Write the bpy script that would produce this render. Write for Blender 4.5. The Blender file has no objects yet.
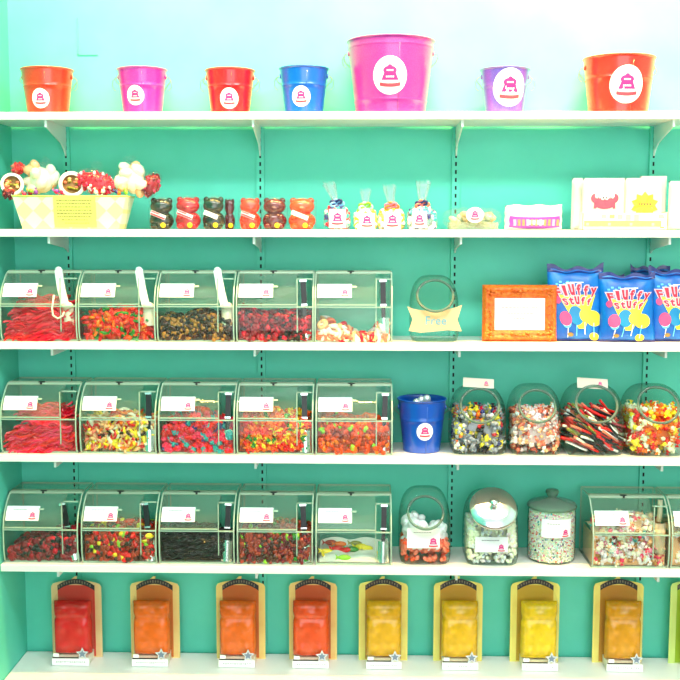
import bpy, math, random
from math import sin, cos, pi, sqrt
from mathutils import Vector, Matrix, Euler
random.seed(7)
scene = bpy.context.scene
col = scene.collection

# ------------------------------------------------------------------ camera
F, PITCH, YAW, ROLL, CX, CD, CZ = 1050.0, 0.1059, -0.02323, 0.001251, 0.021869, 3.3235, 1.6
fw = Vector((sin(YAW)*cos(PITCH), cos(YAW)*cos(PITCH), -sin(PITCH)))
rt0 = Vector((cos(YAW), -sin(YAW), 0)); up0 = rt0.cross(fw)
rt = rt0*cos(ROLL) + up0*sin(ROLL); up = up0*cos(ROLL) - rt0*sin(ROLL)
CAM = Vector((CX, -CD, CZ))
cd = bpy.data.cameras.new('camera'); cd.sensor_width = 36; cd.lens = F/680*36
cam = bpy.data.objects.new('camera', cd); col.objects.link(cam)
cam.matrix_world = Matrix(((rt.x, up.x, -fw.x, CAM.x), (rt.y, up.y, -fw.y, CAM.y), (rt.z, up.z, -fw.z, CAM.z), (0, 0, 0, 1)))
scene.camera = cam

def W(px, py, y):
    """world x, z of a photograph point on the vertical plane at depth y"""
    r = fw + rt*((px-340)/F) - up*((py-340)/F)
    k = (y-CAM.y)/r.y
    p = CAM + r*k
    return p.x, p.z

# ------------------------------------------------------------------ materials
def lin(c): return tuple(((v/255)/12.92 if v/255 <= .04045 else ((v/255+.055)/1.055)**2.4) for v in c)
MC = {}
def mat(name, rgb=(255, 255, 255), rough=.5, metal=0, coat=0, trans=0, emis=0, noise=None, bump=0, spec=.5, nscale=60):
    if name in MC: return MC[name]
    m = bpy.data.materials.new(name); m.use_nodes = True
    nt = m.node_tree; b = nt.nodes['Principled BSDF']
    c = lin(rgb)
    b.inputs['Base Color'].default_value = (*c, 1)
    b.inputs['Roughness'].default_value = rough
    b.inputs['Metallic'].default_value = metal
    b.inputs['Specular IOR Level'].default_value = spec
    b.inputs['Coat Weight'].default_value = coat
    b.inputs['Coat Roughness'].default_value = .08
    b.inputs['Transmission Weight'].default_value = trans
    if noise or bump:
        tc = nt.nodes.new('ShaderNodeTexCoord'); nz = nt.nodes.new('ShaderNodeTexNoise')
        nz.inputs['Scale'].default_value = nscale; nz.inputs['Detail'].default_value = 4
        nt.links.new(tc.outputs['Object'], nz.inputs['Vector'])
        if noise:
            cr = nt.nodes.new('ShaderNodeValToRGB')
            cr.color_ramp.elements[0].position = .35; cr.color_ramp.elements[1].position = .65
            cr.color_ramp.elements[0].color = (*c, 1); cr.color_ramp.elements[1].color = (*lin(noise), 1)
            nt.links.new(nz.outputs['Fac'], cr.inputs['Fac']); nt.links.new(cr.outputs['Color'], b.inputs['Base Color'])
        if bump:
            bp = nt.nodes.new('ShaderNodeBump'); bp.inputs['Strength'].default_value = bump; bp.inputs['Distance'].default_value = .004
            nt.links.new(nz.outputs['Fac'], bp.inputs['Height']); nt.links.new(bp.outputs['Normal'], b.inputs['Normal'])
    MC[name] = m
    return m

def clear(name, tint=(235, 245, 238), haze=.06, hazec=(240, 250, 240), rough=.04, refl=.55, edge=None, bump=0):
    """thin clear plastic / glass: transparent + a little milky diffuse + fresnel gloss; edge = tint where the wall is seen edge-on"""
    if name in MC: return MC[name]
    m = bpy.data.materials.new(name); m.use_nodes = True
    nt = m.node_tree; N = nt.nodes; L = nt.links; N.clear()
    out = N.new('ShaderNodeOutputMaterial')
    tr = N.new('ShaderNodeBsdfTransparent'); tr.inputs['Color'].default_value = (*lin(tint), 1)
    df = N.new('ShaderNodeBsdfDiffuse'); df.inputs['Color'].default_value = (*lin(hazec), 1)
    gl = N.new('ShaderNodeBsdfGlossy'); gl.inputs['Roughness'].default_value = rough
    lw = N.new('ShaderNodeLayerWeight'); lw.inputs['Blend'].default_value = .35
    if edge:
        mx = N.new('ShaderNodeMix'); mx.data_type = 'RGBA'
        mx.inputs['A'].default_value = (*lin(tint), 1); mx.inputs['B'].default_value = (*lin(edge), 1)
        pw = N.new('ShaderNodeMath'); pw.operation = 'POWER'; pw.inputs[1].default_value = 1.8
        L.new(lw.outputs['Facing'], pw.inputs[0]); L.new(pw.outputs[0], mx.inputs['Factor'])
        L.new(mx.outputs['Result'], tr.inputs['Color'])
    m1 = N.new('ShaderNodeMixShader'); m1.inputs[0].default_value = haze
    L.new(tr.outputs[0], m1.inputs[1]); L.new(df.outputs[0], m1.inputs[2])
    p3 = N.new('ShaderNodeMath'); p3.operation = 'POWER'; p3.inputs[1].default_value = 4
    lw.inputs['Blend'].default_value = .5; L.new(lw.outputs['Facing'], p3.inputs[0])
    ml = N.new('ShaderNodeMath'); ml.operation = 'MULTIPLY_ADD'; ml.inputs[1].default_value = refl; ml.inputs[2].default_value = .014
    L.new(p3.outputs[0], ml.inputs[0])
    m2 = N.new('ShaderNodeMixShader'); L.new(ml.outputs[0], m2.inputs[0])
    L.new(m1.outputs[0], m2.inputs[1]); L.new(gl.outputs[0], m2.inputs[2]); L.new(m2.outputs[0], out.inputs[0])
    if bump:
        tc = N.new('ShaderNodeTexCoord'); nz = N.new('ShaderNodeTexNoise'); nz.inputs['Scale'].default_value = 45
        bp = N.new('ShaderNodeBump'); bp.inputs['Strength'].default_value = bump; bp.inputs['Distance'].default_value = .01
        L.new(tc.outputs['Object'], nz.inputs['Vector']); L.new(nz.outputs['Fac'], bp.inputs['Height'])
        for s in (df, gl): L.new(bp.outputs['Normal'], s.inputs['Normal'])
    MC[name] = m
    return m

# ------------------------------------------------------------------ mesh builder
class B:
    def __init__(s): s.v = []; s.f = []; s.m = []; s.sm = []
    def add(s, vs, fs, mi=0, smooth=True, M=None):
        o = len(s.v)
        s.v += [tuple(M @ Vector(p)) for p in vs] if M else [tuple(p) for p in vs]
        for f in fs: s.f.append([i+o for i in f]); s.m.append(mi); s.sm.append(smooth)
        return s
    def box(s, x0, x1, y0, y1, z0, z1, mi=0, M=None):
        vs = [(x, y, z) for x in (x0, x1) for y in (y0, y1) for z in (z0, z1)]
        return s.add(vs, [(0, 1, 3, 2), (4, 6, 7, 5), (0, 4, 5, 1), (2, 3, 7, 6), (0, 2, 6, 4), (1, 5, 7, 3)], mi, False, M)
    def grid(s, nu, nv, fn, mi=0, smooth=True, wrap=False, M=None):
        vs = [fn(i/nu, j/nv) for j in range(nv+1) for i in range(nu if wrap else nu+1)]
        w = nu if wrap else nu+1
        fs = [(j*w+i, j*w+(i+1) % w, (j+1)*w+(i+1) % w, (j+1)*w+i) for j in range(nv) for i in range(nu)]
        return s.add(vs, fs, mi, smooth, M)
    def lathe(s, prof, n=32, mi=0, M=None, smooth=True):
        k = len(prof)
        def fn(u, v):
            r, z = prof[min(k-1, int(round(v*(k-1))))]
            return (r*cos(2*pi*u), r*sin(2*pi*u), z)
        return s.grid(n, k-1, fn, mi, smooth, True, M)
    def tube(s, pts, r, n=8, mi=0, M=None, closed=False, caps=True):
        pts = [Vector(p) for p in pts]; k = len(pts); vs = []; prev = None
        for i, p in enumerate(pts):
            a = pts[(i-1) % k] if (closed or i > 0) else p
            b = pts[(i+1) % k] if (closed or i < k-1) else p
            t = (b-a).normalized()
            if prev is None: x = t.orthogonal().normalized()
            else: x = (prev - t*prev.dot(t)).normalized()
            prev = x; y = t.cross(x)
            rr = r(i/(k-1)) if callable(r) else r
            vs += [tuple(p + x*rr*cos(2*pi*j/n) + y*rr*sin(2*pi*j/n)) for j in range(n)]
        fs = [(i*n+j, i*n+(j+1) % n, ((i+1) % k)*n+(j+1) % n, ((i+1) % k)*n+j) for i in range(k if closed else k-1) for j in range(n)]
        if caps and not closed: fs += [list(range(n))[::-1], [(k-1)*n+j for j in range(n)]]
        return s.add(vs, fs, mi, True, M)
    def ell(s, c, r, mi=0, nu=12, nv=8, M=None, R=None):
        c = Vector(c)
        def fn(u, v):
            a, b = 2*pi*u, -pi/2+pi*v
            p = Vector((r[0]*cos(b)*cos(a), r[1]*cos(b)*sin(a), r[2]*sin(b)))
            return (R @ p if R else p)+c
        return s.grid(nu, nv, fn, mi, True, True, M)
    def prism(s, pts, y0, y1, mi=0, M=None, axis='y'):
        """extrude a 2D outline (x,z) along y, or (y,z) along x"""
        n = len(pts)
        if axis == 'y': vs = [(p[0], y0, p[1]) for p in pts]+[(p[0], y1, p[1]) for p in pts]
        else: vs = [(y0, p[0], p[1]) for p in pts]+[(y1, p[0], p[1]) for p in pts]
        fs = [(i, (i+1) % n, n+(i+1) % n, n+i) for i in range(n)]+[list(range(n))[::-1], list(range(n, 2*n))]
        return s.add(vs, fs, mi, False, M)
    def mesh(s, name, mats):
        me = bpy.data.meshes.new(name); me.from_pydata(s.v, [], s.f)
        for m in (mats if isinstance(mats, (list, tuple)) else [mats]): me.materials.append(m)
        me.polygons.foreach_set('material_index', s.m); me.polygons.foreach_set('use_smooth', s.sm)
        me.update(); return me
    def build(s, name, mats, parent=None, loc=None):
        o = bpy.data.objects.new(name, s.mesh(name, mats)); col.objects.link(o)
        if parent: o.parent = parent
        if loc: o.location = loc
        return o

def tag(o, label=None, cat=None, group=None, kind=None):
    if label: o['label'] = label
    if cat: o['category'] = cat
    if group: o['group'] = group
    if kind: o['kind'] = kind
    return o
def thing(name, label, cat, loc, group=None, rz=0, rx=0):
    o = bpy.data.objects.new(name, None); col.objects.link(o); o.empty_display_size = .02
    o.location = loc; o.rotation_euler = (rx, 0, rz)
    return tag(o, label, cat, group)
def copy_tree(o, parent=None):
    c = o.copy(); col.objects.link(c); c.parent = parent
    for ch in list(o.children): copy_tree(ch, c)
    return c

# flat marks laid on a surface  S(u, v, w) -> point (u, v in metres, w = height above the surface)
def disc(b, S, cx, cz, rx, rz, w, mi, n=24, k=3):
    def fn(u, v): return S(cx+rx*v*cos(2*pi*u), cz+rz*v*sin(2*pi*u), w)
    b.grid(n, k, fn, mi, True, True)
def quad(b, S, p, w, mi, nu=2, nv=2):
    def fn(u, v):
        x = (p[0][0]*(1-u)+p[1][0]*u)*(1-v)+(p[3][0]*(1-u)+p[2][0]*u)*v
        z = (p[0][1]*(1-u)+p[1][1]*u)*(1-v)+(p[3][1]*(1-u)+p[2][1]*u)*v
        return S(x, z, w)
    b.grid(nu, nv, fn, mi, True)
def rect(b, S, x0, x1, z0, z1, w, mi, nu=2, nv=2): quad(b, S, [(x0, z0), (x1, z0), (x1, z1), (x0, z1)], w, mi, nu, nv)
def shop_logo(b, S, cx, cz, s, mats=(0, 1, 2), e=.0003):
    """pink tiered cushion mark with two pale lines and a red ribbon under it; s = half width"""
    p, wh, rd = mats
    disc(b, S, cx, cz+.80*s, .22*s, .2*s, e, p)
    disc(b, S, cx, cz+.46*s, .66*s, .40*s, e*1.5, p)
    quad(b, S, [(cx-.84*s, cz-.46*s), (cx+.84*s, cz-.46*s), (cx+.52*s, cz+.35*s), (cx-.52*s, cz+.35*s)], e*2, p)
    disc(b, S, cx-.55*s, cz-.28*s, .2*s, .18*s, e*2.3, p, 12); disc(b, S, cx+.55*s, cz-.28*s, .2*s, .18*s, e*2.3, p, 12)
    rect(b, S, cx-.32*s, cx+.32*s, cz+.38*s, cz+.52*s, e*3, wh); rect(b, S, cx-.38*s, cx+.38*s, cz-.22*s, cz-.07*s, e*3, wh)
    for k in range(4):
        rect(b, S, cx+(-.25+.14*k)*s, cx+(-.19+.14*k)*s, cz+.40*s, cz+.50*s, e*4, p, 1, 1)
        rect(b, S, cx+(-.28+.16*k)*s, cx+(-.21+.16*k)*s, cz-.2*s, cz-.09*s, e*4, p, 1, 1)
    def rib(u, v): return S(cx+(2*u-1)*s, cz+(-.98+.34*v+.12*(1-(2*u-1)**2)*-1+.0)*s, e*3)
    b.grid(10, 1, rib, rd, True)

def text_tris(txt, size, extr=0, off=0):
    cu = bpy.data.curves.new('t', 'FONT'); cu.body = txt; cu.size = size; cu.align_x = 'CENTER'; cu.align_y = 'CENTER'; cu.extrude = extr
    cu.resolution_u = 3; cu.offset = off
    ob = bpy.data.objects.new('t', cu); col.objects.link(ob)
    dg = bpy.context.evaluated_depsgraph_get()
    me = bpy.data.meshes.new_from_object(ob.evaluated_get(dg))
    vs = [tuple(v.co) for v in me.vertices]; fs = [tuple(p.vertices) for p in me.polygons]
    bpy.data.objects.remove(ob); bpy.data.curves.remove(cu); bpy.data.meshes.remove(me)
    return vs, fs

# ------------------------------------------------------------------ shared materials
M_wall = mat('mint_wall_paint', (88, 208, 184), .55, noise=(95, 213, 190), bump=.05, nscale=6)
M_shelf = mat('white_shelf_laminate', (243, 240, 236), .35)
M_brk = mat('white_bracket_enamel', (228, 232, 226), .4)
M_slot = mat('dark_slot', (8, 20, 16), .8)
M_white = mat('white_paper', (250, 250, 250), .6)
M_pink = mat('logo_pink', (226, 30, 130), .5)
M_red = mat('logo_red', (225, 60, 80), .5)
M_ink = mat('grey_ink', (120, 110, 125), .6)
M_cream = mat('cream_paper', (246, 236, 205), .7)
LOGO = [M_pink, M_white, M_red]
ACR = clear('clear_acrylic', (251, 253, 251), .010, (235, 245, 225), .03, .45)
ACL = clear('clear_lid_acrylic', (251, 253, 251), .045, (225, 245, 220), .05, .5)  # extra milky haze stands in for whitish reflections on lid and top
ACE = mat('acrylic_cut_edge', (172, 195, 170), .25)
GLS = clear('jar_glass', (248, 252, 250), .02, (230, 245, 240), .02, .7, edge=(165, 198, 184))
GLR = clear('jar_rim_glass', (150, 190, 172), .18, (205, 225, 210), .03, .9, edge=(60, 105, 88))
FILM = clear('cellophane', (252, 253, 252), .025, (250, 250, 250), .10, .22, bump=.8)
SFILM = clear('sack_cellophane', (252, 253, 252), .15, (250, 250, 250), .10, .4, bump=.8)
M_chrome = mat('chrome', (240, 240, 242), .16, 1)
M_wire = mat('galvanised_wire', (150, 160, 160), .35, 1)
M_blk = mat('black_plastic', (18, 18, 20), .3)
M_plast = mat('white_scoop_plastic', (250, 250, 246), .3)

# ------------------------------------------------------------------ setting
XW, XR, YB, H = -1.089, 2.6, -5.6, 3.3
SZ = [1.9141, 1.5742, 1.2396, .89732, .55541, .21238]      # underside of each shelf (last: its top)
TH = .0223
D = .232
def struct(name, b, m): o = b.build(name, m); o['kind'] = 'structure'; return o
struct('wall_back', B().box(XW-.1, XR+.1, 0, .1, -.1, H+.1), M_wall)
struct('wall_left', B().box(XW-.1, XW, YB, 0, -.1, H+.1), M_wall)
struct('wall_right', B().box(XR, XR+.1, YB, 0, -.1, H+.1), mat('white_wall_paint', (238, 240, 236), .6))
struct('floor', B().box(XW-.1, XR+.1, YB, .1, -.1, 0), mat('pale_floor_tile', (128, 112, 98), .4))
struct('ceiling', B().box(XW-.1, XR+.1, YB, .1, H, H+.1), mat('white_ceiling_paint', (240, 240, 238), .7))
x0, z1 = W(77, 18, 0); x1, z0 = W(98, 55, 0)
b = B()
for a in ((x0, x0+.003, z0, z1), (x0, x1, z0, z0+.004)): b.box(a[0], a[1], -.003, 0, a[2], a[3])
struct('trim_1', b, M_wall)
STD = [-.915, -.305, .305, .915]
for i, x in enumerate(STD):
    b = B(); b.box(x-.012, x+.012, -.012, 0, .24, SZ[0]+.01)
    z = .25
    while z < SZ[0]-.02:
        b.box(x-.0028, x+.0028, -.0124, -.011, z, z+.012, 1); z += .0245
    o = b.build('shelf_standard', [M_wall, M_slot])
    tag(o, ['mint painted slotted shelf upright nearest the left side wall', 'mint painted slotted shelf upright second from the left side wall, behind the fourth candy bins', 'mint painted slotted shelf upright behind the gap right of the candy bins', 'mint painted slotted shelf upright farthest right, behind the puffy snack bags'][i], 'shelf upright', 'slotted uprights on the mint wall')
SN = ['top', 'second', 'third', 'fourth', 'fifth', 'lowest']
HOLD = ['the coloured buckets', 'the gummy bears and candy bags', 'the upper row of bins and the orange frame', 'the middle row of bins and the blue bucket', 'the lower row of bins and the glass jars', 'the long gummy packs']
TOP = []
for i in range(6):
    b = B()
    d = D if i < 5 else .34
    zt = SZ[i]+TH if i < 5 else SZ[i]
    t = TH if i < 5 else .05
    TOP.append(zt)
    b.box(XW+.002, 1.35, -d, -.0125, zt-t, zt)
    o = b.build('wall_shelf', M_shelf)
    md = o.modifiers.new('bevel', 'BEVEL'); md.width = .002; md.segments = 2
    tag(o, '%s long white wall shelf, carrying %s' % (SN[i], HOLD[i]), 'shelf', 'white wall shelves')
ADJ = ['leftmost', 'second', 'third', 'rightmost']
for i in range(6):
    bp = None; hb_ = [.09, .05, .022, .022, .022, .022][i]
    for k, x in enumerate(STD):
        zb = SZ[i] if i < 5 else SZ[5]-.05
        if bp is None:
            b = B()
            L = D*.92
            b.prism([(-L, .0), (-L, -.018), (-L+.012, -.021), (-.06, -.021-(hb_-.022)*.5), (-.03, -.021-(hb_-.022)*.75), (-.0125, -hb_), (-.0125, 0)], -.0022, .0022, axis='x')
            b.box(-.0035, .0035, -L-.002, -L+.001, -.020, 0)
            bp = b.build('shelf_bracket', M_brk)
            o = bp
        else:
            o = bp.copy(); col.objects.link(o)
        o.location = (x, 0, zb)
        tag(o, 'white bracket under the %s shelf, on the %s slotted upright%s' % (SN[i], ADJ[k], ' from the left' if k in (1, 2) else ''), 'bracket', 'white shelf brackets')

# ------------------------------------------------------------------ buckets
def bucket(px0, px1, pytop, shelf, mname, rgb, stk, sr, label, handle=0, taper=.78, yc=-.12, group='metal buckets on the top shelf', bands=((.62),), spots=None, extra=None):
    zt = TOP[shelf]
    xa, z1 = W(px0, pytop, yc); xb, _ = W(px1, pytop, yc)
    R = (xb-xa)/2*.965; xc = (xa+xb)/2; h = W((px0+px1)/2, pytop, yc-R)[1]-zt
    r0 = R*taper
    t = thing('bucket', label, 'bucket', (xc, yc, zt), group)
    m = mat(mname, rgb, .28, 0, .6, noise=spots, nscale=400) if spots else mat(mname, rgb, .28, 0, .6)
    rad = lambda z: r0+(R-r0)*z/h
    prof = [(0, .003), (r0-.002, .003), (r0, 0), (r0+.001, .004)]
    for f in sorted(set([.05, .1, .2, .3, .4, .5, .7, .8, .88, .95] + [x for bnd in bands for x in (bnd-.015, bnd, bnd+.015)])):
        z = f*h; prof.append((rad(z)+(.0016 if f in bands else 0), z))
    prof += [(rad(h*.985), h*.985), (R+.002, h-.003), (R+.003, h-.0005), (R+.001, h+.001), (R-.001, h-.002), (R-.0015, h*.95), (rad(h*.5)-.0015, h*.5), (r0-.002, .006), (0, .006)]
    b = B().lathe(prof, 48)
    # vertical seam
    b.build('body', m, t)
    a0 = math.asin(max(-.9, min(.9, .18)))
    b = B(); b.tube([((rad(z)+.0004)*sin(a0), -(rad(z)+.0004)*cos(a0), z) for z in (0.004, h*.3, h*.6, h*.9)], .0012, 6); b.build('seam', m, t)
    # ears and wire bail, lying down against the back
    ze = h*.84
    for sgn in (-1, 1):
        b = B(); rr = rad(ze)
        M = Matrix.Translation((sgn*(rr+.001), 0, ze)) @ Matrix.Rotation(pi/2, 4, 'Y')
        b.lathe([(0, -.002), (.0075, -.002), (.0075, .002), (0, .002)], 14, M=M); b.build('ear', m, t)
    b = B(); rr = rad(ze)+.005; pts = []
    for k in range(25):
        a = pi*k/24
        x = rr*1.04*cos(a); dn = sin(a)
        pts.append((x + (.006 if k in (1, 2) else -.006 if k in (22, 23) else 0), .0+dn*rr*.72+.004, ze-dn*h*.38))
    pts = [(rr-.006, 0, ze)]+pts+[(-rr+.006, 0, ze)]
    b.tube(pts, .0011, 6)
    for sgn in ([1] if handle == 1 else [-1] if handle == -1 else [-1, 1]):
        b.tube([(sgn*(rr+.004+.010*sin(a)), -.004, ze-.004-.018+.018*cos(a)) for a in [pi*q/10 for q in range(11)]], .0009, 6)
    b.build('handle', M_wire, t)
    # round sticker, wrapped on the cone
    sx, sz = W(stk[0], stk[1], yc-R*.9); u0 = math.asin((sx-xc)/rad(sz-zt)); v0 = sz-zt
    def S(u, v, w):
        z = v0+v; r = rad(z)+.0006+w; a = u0+u/r
        return (r*sin(a), -r*cos(a), z)
    xr = W(stk[0]+sr, stk[1], yc-R)[0]-W(stk[0], stk[1], yc-R)[0]
    b = B(); disc(b, S, 0, 0, xr, xr*1.08, .0012, 0, 32, 4)
    def rim(u, v): return S(xr*cos(2*pi*u), xr*1.08*sin(2*pi*u), .0012*v-.0004)
    b.grid(32, 1, rim, 0, True, True)
    s = b.build('sticker', M_white, t)
    b = B(); shop_logo(b, lambda u, v, w: S(u, v, w+.0013), 0, 0, xr*.6); b.build('logo', LOGO, s)
    return t, xc, R, h

bucket(21, 73, 66, 0, 'orange_red_enamel', (205, 38, 14), (40, 98), 9, 'small orange-red metal bucket, leftmost on the top shelf', 1, spots=(218, 58, 22))
bucket(117, 167, 66, 0, 'pink_glitter_enamel', (190, 30, 150), (135, 95), 9, 'small pink glitter bucket between the orange-red and the red ones', 2, spots=(200, 52, 170))
bucket(205, 255, 67, 0, 'crimson_enamel', (200, 10, 28), (229, 98), 9.5, 'small bright red metal bucket beside the small blue one', 0)
bucket(279, 329, 65, 0, 'cobalt_enamel', (4, 92, 196), (301, 96), 9.5, 'small blue metal bucket on the top shelf', 2)
bucket(346, 436, 34, 0, 'large_pink_enamel', (184, 34, 140), (390, 75), 17.5, 'large pink metal bucket, biggest on the top shelf', -1, .8, bands=(.9, .18), spots=(196, 60, 160))
bucket(480, 530, 66, 0, 'lilac_enamel', (98, 72, 178), (510, 87), 17.5, 'small lilac bucket with an oversized round sticker', 2, .76, spots=(112, 88, 190))
bucket(583, 656, 53, 0, 'vermilion_enamel', (212, 24, 18), (627, 84), 17.5, 'medium vermilion red bucket, rightmost on the top shelf', -1, .82, spots=(222, 46, 26))
bt, bxc, bR, bh = bucket(397, 447, 402, 3, 'royal_blue_enamel', (4, 80, 186), (425, 432), 8.5, 'blue metal bucket beside the middle row of candy bins', 2, .76, -.13, 'metal bucket standing by the bins')
del bt['group']
b = B()
for k in range(3): b.ell((bxc-.018+.016*k, -.15+.01*(k % 2), TOP[3]+bh-.012+.006*k), (.012, .010, .014), 0)
tag(b.build('wrapped_mint', mat('silver_foil', (225, 228, 232), .3, .6)), 'pale foil wrapped sweets showing at the mouth of the blue bucket', 'candy', kind='stuff')

# ------------------------------------------------------------------ candy bin
BW, BD, BH = .2315, .195, .207
YF = -D+.010                    # front of the bins
PROF = [(.018, 0), (.006, .012), (.001, .035), (0, .062), (.001, .107)]
LIDP = [(.001, .110), (.007, .134), (.020, .159), (.040, .180), (.060, .197), (.072, .203)]
def on_curve(pts, s):
    L = 0
    for a, c in zip(pts, pts[1:]):
        d = math.dist(a, c)
        if L+d >= s: f = (s-L)/d; return a[0]+(c[0]-a[0])*f, a[1]+(c[1]-a[1])*f, (c[0]-a[0])/d, (c[1]-a[1])/d
        L += d
    a, c = pts[-2:]; d = math.dist(a, c); return c[0], c[1], (c[0]-a[0])/d, (c[1]-a[1])/d
HOLDW = .046
def sheet(b, pts, x0, x1, t=.003, mi=0, edge=1):
    """a bent sheet following (y,z) points, with cut edges in the edge material"""
    n = len(pts); inner = []
    for i in range(n):
        a = pts[max(0, i-1)]; c = pts[min(n-1, i+1)]; dy, dz = c[0]-a[0], c[1]-a[1]; l = math.hypot(dy, dz)
        inner.append((pts[i][0]+dz/l*t, pts[i][1]-dy/l*t))
    for i in range(n-1):
        for P in (pts, inner):
            b.add([(x0, *P[i]), (x1, *P[i]), (x1, *P[i+1]), (x0, *P[i+1])], [(0, 1, 2, 3)], mi, True)
        for x in (x0, x1): b.add([(x, *pts[i]), (x, *pts[i+1]), (x, *inner[i+1]), (x, *inner[i])], [(0, 1, 2, 3)], edge, False)
    for i in (0, n-1): b.add([(x0, *pts[i]), (x1, *pts[i]), (x1, *inner[i]), (x0, *inner[i])], [(0, 1, 2, 3)], edge, False)
def make_bin():
    t = thing('candy_bin', 'x', 'candy bin', (0, 0, 0), 'clear acrylic candy bins')
    full = PROF+LIDP[1:]+[(.078, .207), (BD, .207), (BD, 0)]
    for x in (0, BW-.004):
        b = B(); n = len(full)
        for xx in (x, x+.004): b.add([(xx, p[0], p[1]) for p in full], [list(range(n))], 0, False)
        for i in range(n):
            a, c = full[i], full[(i+1) % n]
            b.add([(x, *a), (x+.004, *a), (x+.004, *c), (x, *c)], [(0, 1, 2, 3)], 1, False)
        b.build('side_panel', [ACR, ACE], t)
    b = B(); b.box(.004, BW-.004, .018, BD, 0, .004, 0); b.box(.004, BW-.004, .016, .020, 0, .005, 1); b.build('base_panel', [ACR, ACE], t)
    b = B(); b.box(.004, BW-.004, BD-.004, BD, .004, .203, 0); b.build('back_panel', [ACL, ACE], t)
    b = B(); b.box(.004, BW-.004, .074, BD, .203, .207, 0)
    b.box(.004, BW-.004, .072, .0755, .2025, .2075, 1); b.box(.004, BW-.004, BD-.002, BD+.0005, .2025, .2075, 1); b.build('top_panel', [ACL, ACE], t)
    b = B(); sheet(b, PROF, .004, BW-.004, .003); b.box(.004, BW-.004, -.001, .004, .1045, .1080, 1); b.build('front_panel', [ACR, ACE], t)
    lid = B(); sheet(lid, LIDP, .005, BW-.004-HOLDW, .003)
    y, z, dy, dz = on_curve(LIDP, .004)
    lid.box(.006, BW-.005-HOLDW, y-.004, y+.001, z-.003, z+.0005, 1)          # lip
    lo = lid.build('lid', [ACL, ACE], t)
    b = B(); b.tube([(BW*.46, .070, .2035), (BW*.46, .070, .209)], .0035, 10, 0); b.tube([(BW*.46-.01, .078, .209), (BW*.46+.01, .078, .209)], .0022, 8, 0); b.build('hinge_bolt', M_blk, lo)
    b = B(); b.box(.004, BW-.004, .078, .094, .207, .2105, 0); b.build('hinge_strip', ACE_T, t)
    # label card clipped on the lid
    def S(u, v, w):
        y, z, dy, dz = on_curve(LIDP, v)
        return (u, y-dz*(w+.0016), z+dy*(w+.0016))
    b = B(); rect(b, S, .008, .110, .024, .070, .0012, 0, 4, 6)
    for (a, c) in ((.008, .0085), (.1095, .11)): rect(b, S, a, c, .024, .070, .0004, 0, 1, 6)
    lb = b.build('label_card', M_white, lo)
    b = B()
    Sl = lambda u, v, w: S(u, v, w+.0014)
    shop_logo(b, Sl, .090, .039, .011); b.build('logo', LOGO, lb)
    b = B(); xx = .030
    for k in range(9):
        w_ = random.uniform(.002, .006)
        rect(b, Sl, xx, xx+w_, .0560, .0582, .0003, 0, 1, 1); xx += w_+.0015
        if xx > .078: break
    b.build('print', M_ink, lb)
    b = B(); Sx = lambda u, v, w: S(u, v, w+.002); rect(b, Sx, .108, .124, .055, .061, .001, 0, 2, 2); b.build('clip', ACE, lo)
    # scoop holder compartment: inner divider with a bright frame
    xh = BW-.004-HOLDW
    b = B(); b.box(xh, xh+.002, .006, .085, .02, .195, 0)
    b.box(xh-.0005, xh+.0025, .003, .006, .03, .19, 1)
    b.box(xh, BW-.004, .028, .031, .186, .190, 1)
    b.build('holder_panel', [ACR, ACE], t)
    return t
ACE_T = clear('frosted_strip', (215, 225, 205), .45, (215, 225, 200), .2, .5)
proto = make_bin()
ROW = {2: [0.5, 78.5, 157, 236, 314.5], 3: [1, 80, 158.5, 236.5, 315.5], 4: [3.5, 81.5, 159, 237, 315.5]}
BINX = {}
ORD = ['first', 'second', 'third', 'fourth', 'fifth']
RN = {2: 'upper', 3: 'middle', 4: 'lower'}
CONT = {(2, 0): 'crimson laces', (2, 1): 'mixed red and green worms', (2, 2): 'brown and gold nut candies', (2, 3): 'dark red and black pieces', (2, 4): 'pink and white rings',
        (3, 0): 'folded pink sour belts', (3, 1): 'yellow and peach gummies', (3, 2): 'red and teal berries', (3, 3): 'orange and yellow bears', (3, 4): 'deep orange pieces',
        (4, 0): 'dark maroon pieces', (4, 1): 'mixed gummies under brown ones', (4, 2): 'black licorice', (4, 3): 'brick-brown pieces with green specks', (4, 4): 'a few gummy fish'}
used = False
def place_bin(x, s, label):
    global used
    o = copy_tree(proto) if used else proto
    used = True
    o.location = (x, YF, TOP[s]); tag(o, label); return o
for s, xs in ROW.items():
    for k, px in enumerate(xs):
        base = W(px, 340, YF)
        r_ = fw  # x at the shelf height
        zz = TOP[s]
        # iterate to find the x whose projection is px at this height
        py = 340
        for it in range(6):
            x, z = W(px, py, YF); py += (z-zz)*330
        if k == 0: xf = x
        BINX[(s, k)] = x
        place_bin(x, s, 'clear acrylic candy bin of %s, %s in the %s row' % (CONT[(s, k)], ORD[k], RN[s]))
def X_at(px, y, z):
    py = 340
    for it in range(8):
        x, zz = W(px, py, y); py += (zz-z)*330
    return x
YF2 = YF-.006
for k, px in enumerate((592, 671)):
    o = place_bin(X_at(px, YF2, TOP[4]), 4, ['clear acrylic bin of pastel wrapped taffy right of the jars', 'clear acrylic bin cut off at the lower right edge of the photo'][k])
    o.location.y = YF2; BINX[(4, 5+k)] = o.location.x

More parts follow.
